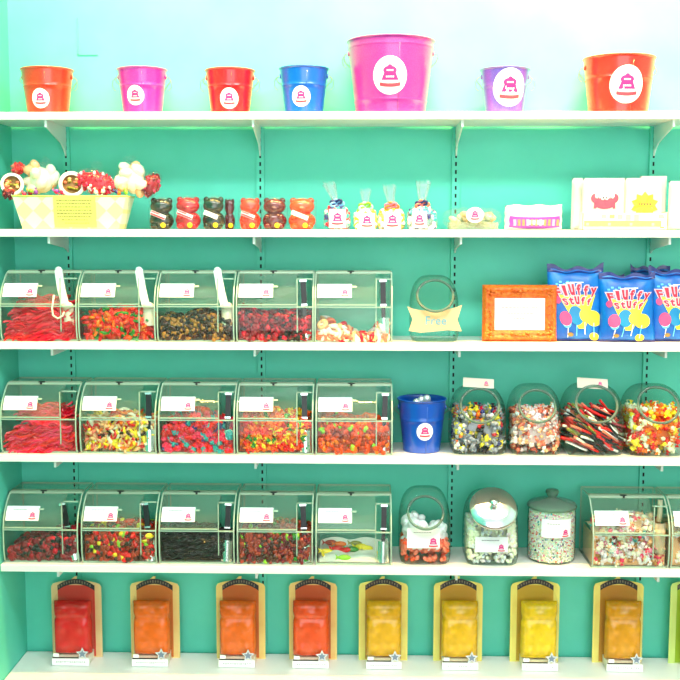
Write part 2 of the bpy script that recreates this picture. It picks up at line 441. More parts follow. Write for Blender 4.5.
# ------------------------------------------------------------------ candy pieces
PIECE = {}
def pm(kind):
    """vertices and faces of one piece of candy, about 1 unit long"""
    if kind in PIECE: return PIECE[kind]
    b = B(); rnd = random.Random(hash(kind) % 1000 if False else len(kind))
    if kind == 'bean': b.ell((0, 0, 0), (.5, .33, .3), 0, 10, 6)
    elif kind == 'ball': b.ell((0, 0, 0), (.45, .45, .42), 0, 10, 7)
    elif kind == 'berry':
        b.ell((0, 0, 0), (.36, .36, .42), 0, 10, 7)
        for k in range(16):
            a = k*2.4; z = -.35+.7*k/15; r = sqrt(max(0, 1-(z/.45)**2))*.36
            b.ell((r*cos(a), r*sin(a), z), (.11, .11, .11), 0, 6, 4)
    elif kind == 'worm':
        b.tube([(x/6-.5, .13*sin(x*1.1), .06*cos(x)) for x in range(7)], lambda f: .11*(1-.5*abs(2*f-1)**3), 7)
        b.add([], [])
    elif kind == 'ring': b.tube([(.36*cos(a), .36*sin(a), 0) for a in [2*pi*k/14 for k in range(14)]], .16, 8, closed=True)
    elif kind == 'gummybear':
        b.ell((0, 0, -.08), (.2, .15, .27), 0, 10, 7); b.ell((0, -.02, .27), (.16, .14, .15), 0, 10, 6)
        for s_ in (-1, 1):
            b.ell((s_*.12, 0, .41), (.06, .05, .06), 0, 6, 5); b.ell((s_*.17, -.12, .05), (.07, .09, .07), 0, 6, 5); b.ell((s_*.13, -.12, -.28), (.08, .12, .08), 0, 6, 5)
    elif kind == 'fish':
        b.ell((.05, 0, 0), (.38, .1, .17), 0, 12, 6)
        b.prism([(-.28, 0), (-.5, .17), (-.44, 0), (-.5, -.17)], -.04, .04)
    elif kind == 'wrapped':
        b.tube([(-.22, 0, 0), (-.18, 0, 0), (0, 0, 0), (.18, 0, 0), (.22, 0, 0)], lambda f: .2 if .1 < f < .9 else .08, 8)
        for s_ in (-1, 1):
            vs = [(s_*.2, 0, 0)]+[(s_*(.46+.03*(k % 2)), .2*sin(-1+k*.33), .17*cos(k*1.9)*.4+.14*(k-3)/3) for k in range(7)]
            b.add(vs, [(0, k+1, k+2) for k in range(6)], 0, False)
    elif kind == 'nut':
        b.ell((0, 0, 0), (.44, .4, .34), 0, 9, 6); b.ell((.12, .05, .2), (.2, .18, .16), 0, 7, 5)
    elif kind == 'chunk':
        b.box(-.42, .42, -.28, .28, -.2, .2)
        b.v = [(x*(1-.25*abs(y)), y*(1+.2*x), z+.08*sin(5*x)) for x, y, z in b.v]
    elif kind == 'stick': b.tube([(-.5, 0, 0), (-.2, .01, .01), (.2, 0, -.01), (.5, .02, 0)], .055, 7)
    elif kind == 'strip':
        n = 14
        def fn(u, v): return ((u-.5), (v-.5)*.17+.03*sin(u*9), .05*sin(u*13)+.015*(v > .5))
        b.grid(n, 2, fn); 
        def fn2(u, v): return ((u-.5), (v-.5)*.17+.03*sin(u*9), .05*sin(u*13)-.03)
        b.grid(n, 2, fn2)
        for v in (0, 1):
            b.grid(n, 1, lambda u, w, v=v: ((u-.5), (v-.5)*.17+.03*sin(u*9), .05*sin(u*13)-.03+.045*w))
    elif kind == 'crumb': b.ell((0, 0, 0), (.5, .35, .35), 0, 6, 4)
    PIECE[kind] = b
    return b
PMESH = {}
def gum(name, rgb, rough=.3):
    rgb = tuple(min(250, v*1.15) for v in rgb) if max(rgb) > 90 else rgb
    return mat('gummy_'+name, rgb, rough, 0, .12, spec=.4)
COLS = {'red': (205, 22, 20), 'crimson': (196, 12, 44), 'hotpink': (226, 40, 82), 'green': (30, 120, 32), 'lime': (130, 185, 40), 'orange': (236, 104, 16), 'yellow': (246, 196, 40), 'peach': (240, 168, 120),
        'brown': (66, 30, 16), 'gold': (146, 100, 40), 'darkbrown': (34, 16, 12), 'maroon': (104, 8, 26), 'black': (14, 12, 16), 'white': (246, 240, 234), 'teal': (40, 150, 150), 'pink': (240, 120, 150),
        'cream': (244, 226, 190), 'brick': (150, 50, 26), 'deeporange': (214, 66, 14), 'purple': (130, 60, 150), 'navy': (40, 50, 110), 'mint': (170, 225, 200), 'grey': (150, 150, 160), 'salmon': (238, 110, 84), 'wine': (140, 12, 30), 'skyblue': (120, 180, 225), 'ltpink': (246, 200, 200), 'olive': (120, 120, 40)}
def piece_obj(name, kind, colr, loc, rot, sc, label, cat, group):
    k = (kind, colr)
    if k not in PMESH: PMESH[k] = pm(kind).mesh(name, gum(colr, COLS[colr]))
    o = bpy.data.objects.new(name, PMESH[k]); col.objects.link(o)
    o.location = loc; o.rotation_euler = rot; o.scale = (sc,)*3
    return tag(o, label, cat, group)

def heap(x0, x1, yf, yb, z0, hfun, kind, size, cols, where, what, n_front, n_top, ind=0, seed=1, core='brown', flat=False, yof=None, name='gummy_candy', plural=None, dz=0, depthfun=None):
    """candy heaped behind a clear front: a core block, with loose pieces on its front and top. `ind` of the front pieces are single objects"""
    R = random.Random(seed); name = what.replace(' ', '_')
    h0_ = hfun; hfun = lambda u: max(.010, h0_(u)-.010)
    names = [c for c, w in cols for _ in range(int(w))]
    pal = sorted(set(names)); mats = [gum(c, COLS[c]) for c in pal]+[gum(core, COLS[core])]
    b = B(); nx, ny = 14, 6
    inset = .022 if flat else max(.012, size*.62)
    def top(u, v):
        x = x0+(x1-x0)*u; y = yf+inset+(yb-yf-2*inset)*v
        return (x, y, z0+max(.002, hfun(u)*(1+(.12*sin(v*3)))-min(inset, .010)))
    b.grid(nx, ny, top, len(pal), False)
    def front(u, v):
        x = x0+(x1-x0)*u; return (x, yf+inset, z0+max(.002, hfun(u)-min(inset, .010))*v)
    b.grid(nx, 1, front, len(pal), False)
    for u in (0, 1): b.grid(1, ny, lambda w, v, u=u: (x0+(x1-x0)*u, yf+inset+(yb-yf-2*inset)*v, z0+w*max(.002, hfun(u)-min(inset, .010))), len(pal), False)
    src = pm(kind)
    def put(x, y, z, sc, rot, c):
        M = Matrix.LocRotScale(Vector((x, y, z)), Euler(rot), Vector((sc,)*3))
        b.add(src.v, src.f, pal.index(c), True, M)
    spots = []
    for k in range(n_front):
        # jittered rows on the front face
        u = R.random(); hh = hfun(u)
        z = R.uniform(size*.2, max(size*.3, hh-size*.1))
        spots.append((u, z))
    spots.sort(key=lambda s: s[1])
    for i, (u, z) in enumerate(spots):
        x = x0+size*(.5 if flat else .35)+(x1-x0-size*(1.0 if flat else .7))*u
        if flat: z = R.uniform(.006, max(.01, min(hfun((x-size*.35-x0)/(x1-x0)), hfun((x+size*.35-x0)/(x1-x0)))))
        y = yf+(R.uniform(.010, .020) if flat else size*.34+R.uniform(0, size*.18))
        sc = size*R.uniform(.85, 1.1); c = R.choice(names)
        rot = (R.uniform(-.9, .5), R.uniform(-.22, .22)+(pi if R.random() < .5 else 0), R.uniform(-.05, .05)) if flat else (R.uniform(0, 6.28), R.uniform(0, 6.28), R.uniform(0, 6.28))
        if ind and i % max(1, int(n_front/ind)) == 0:
            piece_obj(name, kind, c, (x, y, z0+z), rot, sc, '%s %s %s' % (CNAME.get(c, c), what, where), 'candy', '%s %s %s' % (CNAME.get(c, c), plural or what+'s', where))
        else: put(x, y, z0+z, sc, rot, c)
    for k in range(n_top):
        u, v = R.random(), R.random()**1.3
        x = x0+size*.35+(x1-x0-size*.7)*u; y = yf+size*.3+(yb-yf-size)*v
        rot = (R.uniform(0, 6.28), R.uniform(-.5, .5), R.uniform(0, 6.28))
        if flat: rot = (R.uniform(-.5, .5), R.uniform(-.15, .15), R.uniform(-.3, .3)); x = x0+size*.5+(x1-x0-size)*u; u = (x-x0)/(x1-x0); y = max(y, yf+size*.3)
        put(x, y, z0+hfun(u)*(1+.12*sin(v*3))-size*.05+R.uniform(-.1, .15)*size, size*R.uniform(.85, 1.1), rot, R.choice(names))
    o = b.build(name, mats)
    return tag(o, 'heap of %s %s %s' % ('loose', plural or what+'s', where), 'candy', kind='stuff')
CNAME = {'hotpink': 'hot pink', 'darkbrown': 'dark brown', 'deeporange': 'deep orange', 'skyblue': 'sky blue', 'ltpink': 'light pink', 'brick': 'brick red', 'lime': 'lime green', 'olive': 'olive green'}

def lerpf(*hs):
    def f(u):
        t = max(0, min(.9999, u))*(len(hs)-1); i = int(t); g = t-i; g = g*g*(3-2*g)
        return hs[i]*(1-g)+hs[i+1]*g
    return f
HP = {
 (2, 0): dict(hfun=lerpf(.045, .075, .115, .11, .085), kind='strip', size=.13, cols=[('crimson', 6), ('red', 1)], what='lace', n_front=119, n_top=42, core='crimson', flat=True),
 (2, 1): dict(hfun=lerpf(.075, .08, .082, .08, .08), kind='worm', size=.062, cols=[('red', 8), ('green', 2), ('orange', 3), ('deeporange', 2)], what='gummy worm', n_front=153, n_top=84, core='wine', ind=45),
 (2, 2): dict(hfun=lerpf(.075, .07, .088, .08, .07), kind='nut', size=.019, cols=[('brown', 4), ('gold', 4), ('darkbrown', 4)], what='nut candy', plural='nut candies', n_front=289, n_top=154, core='darkbrown', ind=60),
 (2, 3): dict(hfun=lerpf(.10, .075, .078, .08, .078), kind='chunk', size=.026, cols=[('maroon', 4), ('wine', 3), ('black', 3), ('crimson', 3)], what='licorice piece', n_front=204, n_top=84, core='maroon', ind=40),
 (2, 4): dict(hfun=lerpf(.062, .045, .022, .012, .05), kind='ring', size=.036, cols=[('cream', 3), ('ltpink', 2), ('salmon', 3), ('peach', 2), ('crimson', 2)], what='gummy ring', n_front=102, n_top=42, core='salmon', ind=30),
 (3, 0): dict(hfun=lerpf(.035, .085, .125, .11, .04), kind='strip', size=.12, cols=[('crimson', 3), ('hotpink', 3), ('red', 2)], what='sour belt', n_front=93, n_top=35, core='crimson', flat=True),
 (3, 1): dict(hfun=lerpf(.10, .095, .11, .10, .09), kind='worm', size=.05, cols=[('yellow', 4), ('peach', 4), ('orange', 2), ('red', 2), ('salmon', 2), ('cream', 2), ('brown', 1)], what='gummy worm', n_front=187, n_top=70, core='peach', ind=45),
 (3, 2): dict(hfun=lerpf(.085, .11, .115, .095, .075), kind='berry', size=.024, cols=[('red', 5), ('hotpink', 4), ('teal', 3), ('navy', 1), ('wine', 2)], what='berry gummy', plural='berry gummies', n_front=170, n_top=84, core='wine', ind=55),
 (3, 3): dict(hfun=lerpf(.11, .11, .11, .105, .10), kind='gummybear', size=.044, cols=[('orange', 5), ('yellow', 3), ('red', 3), ('deeporange', 3), ('green', 1)], what='gummy bear', n_front=221, n_top=70, core='brick', ind=55),
 (3, 4): dict(hfun=lerpf(.115, .105, .09, .10, .085), kind='bean', size=.026, cols=[('deeporange', 9), ('brick', 9), ('orange', 2), ('lime', 1)], what='gummy drop', n_front=255, n_top=98, core='brick', ind=50),
 (4, 0): dict(hfun=lerpf(.045, .06, .07, .078, .075), kind='nut', size=.026, cols=[('maroon', 5), ('wine', 4), ('black', 4), ('crimson', 1)], what='gummy cluster', n_front=153, n_top=182, core='maroon', ind=40),
 (4, 1): dict(hfun=lerpf(.10, .10, .10, .095, .09), kind='bean', size=.028, cols=[('brick', 6), ('red', 4), ('yellow', 1), ('lime', 1), ('brown', 4)], what='gummy drop', n_front=187, n_top=125, core='brick', ind=40),
 (4, 2): dict(hfun=lerpf(.09, .095, .088, .082, .075), kind='strip', size=.07, cols=[('black', 5), ('darkbrown', 1)], what='licorice strap', n_front=102, n_top=84, core='black', flat=True),
 (4, 3): dict(hfun=lerpf(.10, .10, .10, .098, .09), kind='bean', size=.024, cols=[('brick', 10), ('brown', 7), ('maroon', 4), ('lime', 1), ('green', 1)], what='gummy bean', n_front=255, n_top=98, core='brick', ind=45),
 (4, 5): dict(hfun=lerpf(.115, .12, .135, .13, .125), kind='wrapped', size=.034, cols=[('ltpink', 4), ('cream', 5), ('peach', 3), ('pink', 2), ('hotpink', 2), ('gold', 2), ('maroon', 1), ('white', 3), ('teal', 1)], what='wrapped taffy', plural='wrapped taffies', n_front=221, n_top=70, core='peach', ind=60),
 (4, 6): dict(hfun=lerpf(.11, .12, .13, .12, .12), kind='wrapped', size=.036, cols=[('ltpink', 4), ('cream', 4), ('gold', 2)], what='wrapped taffy', plural='wrapped taffies', n_front=85, n_top=28, core='peach', ind=14),
}
for k, ((s, q), p) in enumerate(HP.items()):
    x = BINX[(s, q)]
    where = 'in the %s bin of the %s row' % (ORD[q], RN[s]) if q < 5 else ['in the bin right of the glass jars', 'in the bin at the right photo edge'][q-5]
    yy = YF if q < 5 else YF2
    heap(x+.006, x+BW-.007-(HOLDW*.0), yy+.007, yy+BD-.008, TOP[s]+.005, seed=k+3, where=where, **p)
# a few gummy fish lying in the nearly empty bin
x = BINX[(4, 4)]; R = random.Random(5)
fish = [('yellow', .03, .02, .2), ('red', .062, .028, .15), ('red', .085, .024, -.3), ('green', .11, .026, .25), ('lime', .085, .004, .1), ('yellow', .135, .034, -.2), ('yellow', .155, .03, .3), ('orange', .07, .04, .05), ('brick', .04, .044, -.1), ('olive', .12, .042, .2), ('yellow', .02, .012, 1.4), ('yellow', .205, .01, .8)]
for k, (c, dx, dz, a) in enumerate(fish):
    piece_obj('gummy_fish', 'fish', c, (x+dx, YF+.03+dz*2.2, TOP[4]+.014+dz*.5), (-.5, a*.5, a), .052, '%s gummy fish in the nearly empty fifth bin of the lower row' % CNAME.get(c, c), 'candy', '%s gummy fish in the fifth bin of the lower row' % CNAME.get(c, c))
b = B(); b.grid(12, 6, lambda u, v: (x+.008+(BW-.016)*u, YF+.026+(BD-.04)*v, TOP[4]+.007+.012*abs(sin(u*7)*sin(v*5))+.02*v), 0)
b.box(x+.008, x+BW-.008, YF+.026, YF+BD-.014, TOP[4]+.0045, TOP[4]+.006)
b.build('liner', mat('crumpled_white_liner', (244, 244, 232), .5), None)
tag(bpy.context.scene.objects['liner'], 'crumpled white paper under the gummy fish in the nearly empty bin', 'liner')

# scoops
def white_scoop(x, s, label):
    t = thing('candy_scoop', label, 'scoop', (x, YF+.028, TOP[s]+.055), 'white plastic scoops in the upper row of bins')
    def flat(pts, w, th, b):
        for a, c in zip(pts, pts[1:]):
            A, C = Vector(a), Vector(c); d = (C-A).normalized(); sx = Vector((0, 1, 0)).cross(d).normalized(); sy = d.cross(sx)
            M = Matrix(((sx.x, sy.x, d.x, A.x), (sx.y, sy.y, d.y, A.y), (sx.z, sy.z, d.z, A.z), (0, 0, 0, 1)))
            b.box(-w, w, -th, th, 0, (C-A).length, M=M)
    b = B(); flat([(.0, -.010, .05), (-.012, -.006, .10), (-.024, .010, .158)], .0115, .0035, b)
    b.ell((-.024, .010, .160), (.010, .005, .008))
    b.build('handle', M_plast, t)
    b = B()
    def bowl(u, v):
        a = -pi*.5+pi*u; return (.006+.017*sin(a), -.010-.012*cos(a)+.006, .055-.062*v-.0*u)
    b.grid(10, 4, bowl, 0); b.grid(10, 4, lambda u, v: tuple(Vector(bowl(u, v))*1+Vector((0, .002, 0))), 0)
    b.ell((.006, -.012, .052), (.018, .010, .012))
    b.build('scoop_bowl', mat('yellowed_scoop_plastic', (240, 226, 200), .3), t)
    return t
for k in range(3):
    white_scoop(BINX[(2, k)]+BW-.030+(-.008 if k == 0 else 0), 2, 'white plastic scoop leaning in the %s bin of the upper row' % ORD[k])
b = B(); x = BINX[(2, 0)]+.166
b.tube([(x, YF-.004, TOP[2]+.14), (x-.006, YF-.006, TOP[2]+.10), (x-.004, YF-.006, TOP[2]+.08), (x+.01, YF-.006, TOP[2]+.070), (x+.025, YF-.006, TOP[2]+.078), (x+.03, YF-.006, TOP[2]+.09)], .003, 8)
tag(b.build('scoop_tether', mat('yellowed_scoop_plastic')), 'yellowed plastic tether hanging on the first bin of the upper row', 'cord')
sc0 = None
def dark_scoop(x, s, label, y=None):
    global sc0
    if sc0 is None:
        t = thing('metal_scoop', label, 'scoop', (0, 0, 0), 'metal scoops standing in the bins')
        b = B(); b.box(-.008, .008, -.004, .004, .06, .128); b.box(-.006, .006, -.0045, .0045, .02, .06); b.build('handle', M_blk, t)
        b = B(); b.box(-.010, .010, -.006, .006, .128, .134); b.build('end_cap', M_chrome, t)
        b = B(); b.box(-.009, .009, -.0055, .0055, .056, .062); b.build('band', M_chrome, t)
        b = B(); b.grid(8, 4, lambda u, v: (-.016+.032*u, -.008*sin(pi*u), -.045+.066*v)); b.grid(8, 4, lambda u, v: (-.016+.032*u, -.008*sin(pi*u)+.002, -.045+.066*v)); b.build('scoop_bowl', M_chrome, t)
        sc0 = t; t['x'] = 1; del t['x']
    else: t = copy_tree(sc0)
    t.location = (x, (YF if y is None else y)+.022, TOP[s]+.052); t.rotation_euler = (-.08, R.uniform(-.22, .05) if x else 0, 0); tag(t, label)
for s, q in [(2, 3), (2, 4), (3, 1), (3, 2), (3, 3), (3, 4), (4, 0), (4, 1), (4, 2), (4, 3), (4, 4)]:
    dark_scoop(BINX[(s, q)]+BW-.026, s, 'black handled metal scoop in the %s bin of the %s row' % (ORD[q], RN[s]))
x = BINX[(4, 5)]+BW-.028
t = thing('candy_scoop', 'large clear yellowish scoop standing in the taffy bin right of the jars', 'scoop', (x, YF2+.03, TOP[4]+.03))
CS = clear('yellowed_clear_plastic', (244, 236, 205), .35, (246, 236, 205), .1, .8)
b = B(); b.grid(12, 5, lambda u, v: (.021*sin(pi*(u-.5)), -.022*cos(pi*(u-.5)), .02+.09*v)); b.ell((0, -.004, .02), (.021, .018, .012)); b.build('scoop_bowl', CS, t)
b = B(); b.tube([(0, 0, .11), (.004, .004, .14), (.006, .012, .175)], .008, 10); b.build('handle', CS, t)

# ------------------------------------------------------------------ glass cookie jars with a tilted mouth
def sup(d, a, bb, c, n=4.4):
    n += 4*max(0, min(1, -d.z*1.6))
    return (abs(d.x/a)**n+abs(d.y/bb)**n+abs(d.z/c)**n)**(-1/n)
def penny_jar(px0, px1, pytop, s, yc, label, group, tilt=36, mouth=.68, fill=None, lid=False, turn=0):
    zt = TOP[s]
    x0_, z1_ = W(px0, pytop, yc); x1_, _ = W(px1, pytop, yc)
    a = (x1_-x0_)/2; xc = (x0_+x1_)/2; c = (z1_-zt)/2*1.04; bb = a*.98
    t = thing('glass_jar', label, 'jar', (xc, yc, zt), group)
    ax = Vector((sin(turn), -cos(math.radians(tilt)), sin(math.radians(tilt)))).normalized()
    e1 = Vector((1, 0, 0)); e1 = (e1-ax*e1.dot(ax)).normalized(); e2 = ax.cross(e1)
    cen = Vector((0, 0, c*.95)); rm = a*mouth
    dm = sup(ax, a, bb, c)*.90
    hm = dm                       # distance of the mouth plane from the centre
    al = math.atan2(rm, hm)
    def P(u, v, k=1.0):
        th = al+(pi-al)*v; ph = 2*pi*u
        d = ax*cos(th)+(e1*cos(ph)+e2*sin(ph))*sin(th)
        p = d*sup(d, a*k, bb*k, c*k)
        ring = ax*hm+(e1*cos(ph)+e2*sin(ph))*rm
        w = max(0, 1-v*6)**1.0; w = w*w*(3-2*w)
        p = p*(1-w)+ring*w
        p = p+cen
        q_ = max(0, p.z/(2*c)-.5)*(1-w); p.x *= 1-.55*q_*q_*2; p.y *= 1-.55*q_*q_*2
        p.z = max(p.z, .001 if k == 1 else .006)
        return p
    b = B(); b.grid(56, 40, lambda u, v: P(u, v), 0, True, True)
    b.build('jar_body', GLS, t)
    b = B(); b.tube([tuple(cen+ax*hm+(e1*cos(q)+e2*sin(q))*rm) for q in [2*pi*k/40 for k in range(40)]], .0042, 10, closed=True)
    b.build('rim', GLR, t)
    if lid:
        M = Matrix.Translation(cen+ax*(hm+.002)) @ Vector((0, 0, 1)).rotation_difference(ax).to_matrix().to_4x4()
        b = B(); R_ = rm*1.30
        b.lathe([(0, -.004), (R_*.9, -.004), (R_, 0), (R_, .004), (R_*.93, .010), (R_*.6, .017), (R_*.25, .021), (0, .022)], 40, M=M); lo = b.build('lid', M_chrome, t)
        b = B(); b.lathe([(0, .02), (.007, .021), (.006, .028), (.012, .032), (.014, .038), (.010, .044), (0, .046)], 24, M=M); b.build('knob', M_chrome, lo)
    return t, xc, a, bb, c, ax
def jar_fill(j, yc, s, level, kind, size, cols, n, what, plural, where, name, seed, ind=0, core='cream', rotf=None, lf=None):
    t, xc, a, bb, c, ax = j; R = random.Random(seed)
    names = [q for q, w in cols for _ in range(w)]; pal = sorted(set(names)); mats = [gum(q, COLS[q]) for q in pal]+[gum(core, COLS[core])]
    cen = Vector((xc, yc, TOP[s]+c*.95)); b = B(); src = pm(kind)
    zl = 2*c*level
    def cp(u, v):
        th = pi*v; ph = 2*pi*u; d = Vector((sin(th)*cos(ph), sin(th)*sin(ph), cos(th)))
        k = .70; p = d*sup(d, a*k/1, bb*k, c*k)+cen
        p.z = min(max(p.z, TOP[s]+.006), TOP[s]+zl-size*.6); return p
    b.grid(24, 14, cp, len(pal), False, True)
    cnt = 0; made = 0; n = int(n*1.9)
    while cnt < n:
        d = Vector((R.uniform(-1, 1), R.uniform(-1, .5), R.uniform(-1, .8))).normalized()
        k = .93
        p = d*(sup(d, a*k, bb*k, c*k)-size*.36)+cen
        topz = TOP[s]+zl*(lf(p.x-xc) if lf else 1)
        if p.z > topz: 
            p = Vector((cen.x+(p.x-cen.x)*R.random()**.5, cen.y+(p.y-cen.y)*R.random()**.5, topz+R.uniform(-.2, .25)*size))
        p.z = max(p.z, TOP[s]+size*.34); cnt += 1
        rot = rotf(R) if rotf else (R.uniform(0, 6.28), R.uniform(0, 6.28), R.uniform(0, 6.28)); q = R.choice(names); sc = size*R.uniform(.85, 1.1)
        if ind and d.y < -.3 and made < ind and cnt % 3 == 0:
            made += 1
            piece_obj(name, kind, q, p, rot, sc, '%s %s %s' % (CNAME.get(q, q), what, where), 'candy', '%s %s %s' % (CNAME.get(q, q), plural, where))
        else: b.add(src.v, src.f, pal.index(q), True, Matrix.LocRotScale(p, Euler(rot), Vector((sc,)*3)))
    tag(b.build(name, mats), 'heap of %s %s' % (plural, where), 'candy', kind='stuff')
def jar_label(j, px0, px1, py0, py1, s, yc, cream=False, tilt=0):
    t, xc, a, bb, c, ax = j
    yy = yc-bb*1.01
    xa, za = W(px0, py1, yy); xb, zb = W(px1, py0, yy)
    def S(u, v, w): return (u-xc, -bb*1.0-.001-w+.06*(u-xc)**2*4+max(0, v-TOP[s]-c*1.2)*.0, v-TOP[s])
    b = B(); b.grid(4, 3, lambda u, v: S(xa+(xb-xa)*u, za+(zb-za)*v, .001)); b.grid(4, 3, lambda u, v: S(xa+(xb-xa)*u, za+(zb-za)*v, 0))
    l = b.build('label_card', M_white, t)
    b = B(); shop_logo(b, lambda u, v, w: S(u, v, w+.0012), xb-(xb-xa)*.2, za+(zb-za)*.3, (zb-za)*.22); b.build('logo', LOGO, l)
    b = B(); xx = xa+(xb-xa)*.2
    for k in range(7):
        w_ = (xb-xa)*.06; z_ = zb-(zb-za)*.22; rect(b, lambda u, v, w: S(u, v, w+.0012), xx, xx+w_, z_-.0014, z_+.0008, .0003, 0, 1, 1); xx += w_*1.3
    b.build('print', M_ink, l)
def top_card(px0, px1, py0, py1, y, label, j):
    xa, za = W(px0, py1, y); xb, zb = W(px1, py0, y)
    xc = j[1]; z0 = TOP[3]
    b = B(); t = j[0]
    M = Matrix.Translation(((xa+xb)/2-xc, y-t.location.y, (za+zb)/2-z0)) @ Matrix.Rotation(.06, 4, 'Y') @ Matrix.Rotation(-.5, 4, 'X')
    b.box(-(xb-xa)/2, (xb-xa)/2, -.0006, .0006, -(zb-za)*.6, (zb-za)*.6, 0, M)
    o = b.build('label_card', mat('greige_card', (222, 205, 190), .6), t)
    b = B(); shop_logo(b, lambda u, v, w: M @ Vector((u, -.0008-w, v)), (xb-xa)*.25, 0, .007); b.build('logo', LOGO, o)

JY = -.125
gs = 'squat glass jars with tilted mouths'
jA = penny_jar(410, 458, 276, 2, -.13, 'empty glass jar with a tan ribbon-shaped banner sign', gs, tilt=34, mouth=.74)
# ribbon-shaped card sign
t, xc, a, bb, c, ax = jA
yy = -.13-bb*1.03; xa, za = W(407, 334, yy); xb, zb = W(462, 305, yy)
w_, h_ = (xb-xa)/2, (zb-za)/2; xm, zm = (xa+xb)/2-xc, (za+zb)/2-TOP[2]
b = B(); b.prism([(-w_, h_*.9), (-w_*.78, h_*.72), (-w_*.4, h_*.62), (0, h_*.55), (w_*.4, h_*.66), (w_*.8, h_*.85), (w_*1, h_*1.0), (w_*.84, 0), (w_*1, -h_*.8), (w_*.5, -h_*.72), (0, -h_*.82), (-w_*.5, -h_*.9), (-w_*.94, -h_*.78), (-w_*.8, 0)], -bb*1.03-.0015, -bb*1.03, M=Matrix.Translation((xm, 0, zm)))
bn = b.build('banner_sign', mat('tan_kraft_card', (236, 196, 150), .7), t)
vs, fs = text_tris('Free', .036, .0004)
b = B(); b.add([(v[0]+xm+.004, -bb*1.03-.0022-v[2], v[1]+zm-.004) for v in vs], fs, 0, False); b.build('lettering', mat('pale_blue_ink', (105, 175, 200), .6), bn)

j = penny_jar(450, 505, 386, 3, JY, 'glass jar of clear wrapped candies with yellow ones low in front', gs)
jar_fill(j, JY, 3, .60, 'wrapped', .032, [('grey', 8), ('white', 1), ('yellow', 2), ('orange', 1), ('black', 2), ('navy', 1), ('crimson', 1), ('olive', 1)], 170, 'wrapped candy', 'wrapped candies', 'in the jar nearest the blue bucket', 'wrapped_candy', 31, 26, 'grey')
top_card(463, 494, 379, 387, -.16, '', j)
j = penny_jar(508, 560, 385, 3, JY, 'glass jar of pink and white wrapped candies, second from the blue bucket', gs)
jar_fill(j, JY, 3, .60, 'wrapped', .028, [('ltpink', 6), ('white', 1), ('peach', 3), ('salmon', 3), ('brick', 2)], 190, 'wrapped candy', 'wrapped candies', 'in the second jar from the blue bucket', 'wrapped_candy', 32, 26, 'ltpink')
j = penny_jar(562, 621, 384, 3, JY, 'glass jar of long red and green candy sticks', gs)
jar_fill(j, JY, 3, .52, 'stick', .075, [('red', 4), ('salmon', 3), ('olive', 2), ('black', 3), ('white', 1), ('wine', 2), ('cream', 1)], 110, 'candy stick', 'candy sticks', 'in the jar of sticks', 'candy_stick', 33, 26, 'black', rotf=lambda R: (R.uniform(-.3, .3), R.uniform(.2, .9), R.uniform(-.3, .5)))
top_card(577, 608, 379, 388, -.16, '', j)
j = penny_jar(623, 681, 385, 3, JY, 'glass jar of yellow and orange wrapped candies at the right end', gs)
jar_fill(j, JY, 3, .62, 'wrapped', .036, [('yellow', 5), ('orange', 4), ('red', 3), ('cream', 4)], 150, 'wrapped candy', 'wrapped candies', 'in the jar at the right end of the fourth shelf', 'wrapped_candy', 34, 26, 'orange')

j = penny_jar(399, 450, 488, 4, -.13, 'open glass jar of white candies over an orange-red layer', gs, tilt=38, mouth=.68)
jar_fill(j, -.13, 4, .28, 'bean', .022, [('salmon', 5), ('deeporange', 2)], 120, 'candy', 'salmon candies', 'low in the open jar with a logo label', 'jar_candy', 35, 0, 'salmon')
t, xc, a, bb, c, ax = j
b = B(); R = random.Random(9)
for k in range(240):
    d = Vector((R.uniform(-1, 1), R.uniform(-1, .5), 0)).normalized(); z = R.uniform(.052, .105+.02*(d.x < 0))
    p = Vector((xc, -.13, TOP[4]+z))+d*(a*.78)*(R.random()**.3)
    b.ell(p, (.014, .012, .011), 0, 8, 6, R=Euler((R.random()*6, R.random()*6, 0)).to_matrix())
tag(b.build('jar_candy', gum('white', COLS['white'])), 'heap of white candies in the open jar with a logo label', 'candy', kind='stuff')
jar_label(j, 407, 440, 528, 548, 4, -.13)
j = penny_jar(464, 517, 491, 4, -.13, 'glass jar with a chrome lid and cream candies', gs, tilt=46, mouth=.70, lid=True)
jar_fill(j, -.13, 4, .60, 'bean', .018, [('cream', 8), ('white', 4), ('ltpink', 1), ('grey', 1)], 420, 'candy', 'small cream candies', 'in the jar with the chrome lid', 'jar_candy', 36, 0, 'cream')
jar_label(j, 475, 508, 537, 552, 4, -.13)

# round jar with a flat glass lid
yc = -.125; xa, z1_ = W(528, 506, yc); xb, _ = W(576, 506, yc); r = (xb-xa)/2; xc = (xa+xb)/2; hb = W(552, 506, yc)[1]-TOP[4]; zl = W(552, 489, yc)[1]-TOP[4]
t = thing('glass_jar', 'round cylinder glass jar with a knobbed glass lid and pastel bits', 'jar', (xc, yc, TOP[4]))
b = B(); b.lathe([(0, .003), (r*.9, .002), (r*.98, .008), (r, .02), (r, hb*.8), (r*.98, hb*.93), (r*.9, hb)], 48); b.build('jar_body', GLS, t)
b = B(); b.lathe([(r*.93, hb-.004), (r*1.02, hb), (r*1.04, hb+.005), (r*.95, hb+.013), (r*.6, hb+.022), (r*.25, hb+.027), (.012, hb+.03), (.016, hb+.034), (.021, zl-.008), (.018, zl-.001), (0, zl+.001)], 48)
lo = b.build('lid', GLR, t)
def S(u, v, w): q = r+.0015+w; a_ = u/q; return (q*sin(a_), -q*cos(a_), v)
la, lz0 = W(541, 538, yc-r); lb_, lz1 = W(573, 520, yc-r); la -= xc; lb_ -= xc; lz0 -= TOP[4]; lz1 -= TOP[4]
b = B(); rect(b, S, la, lb_, lz0, lz1, .0006, 0, 8, 2); l = b.build('label_card', M_white, t)
b = B(); shop_logo(b, lambda u, v, w: S(u, v, w+.001), lb_-.02, lz0+.015, .011); b.build('logo', LOGO, l)
b = B()
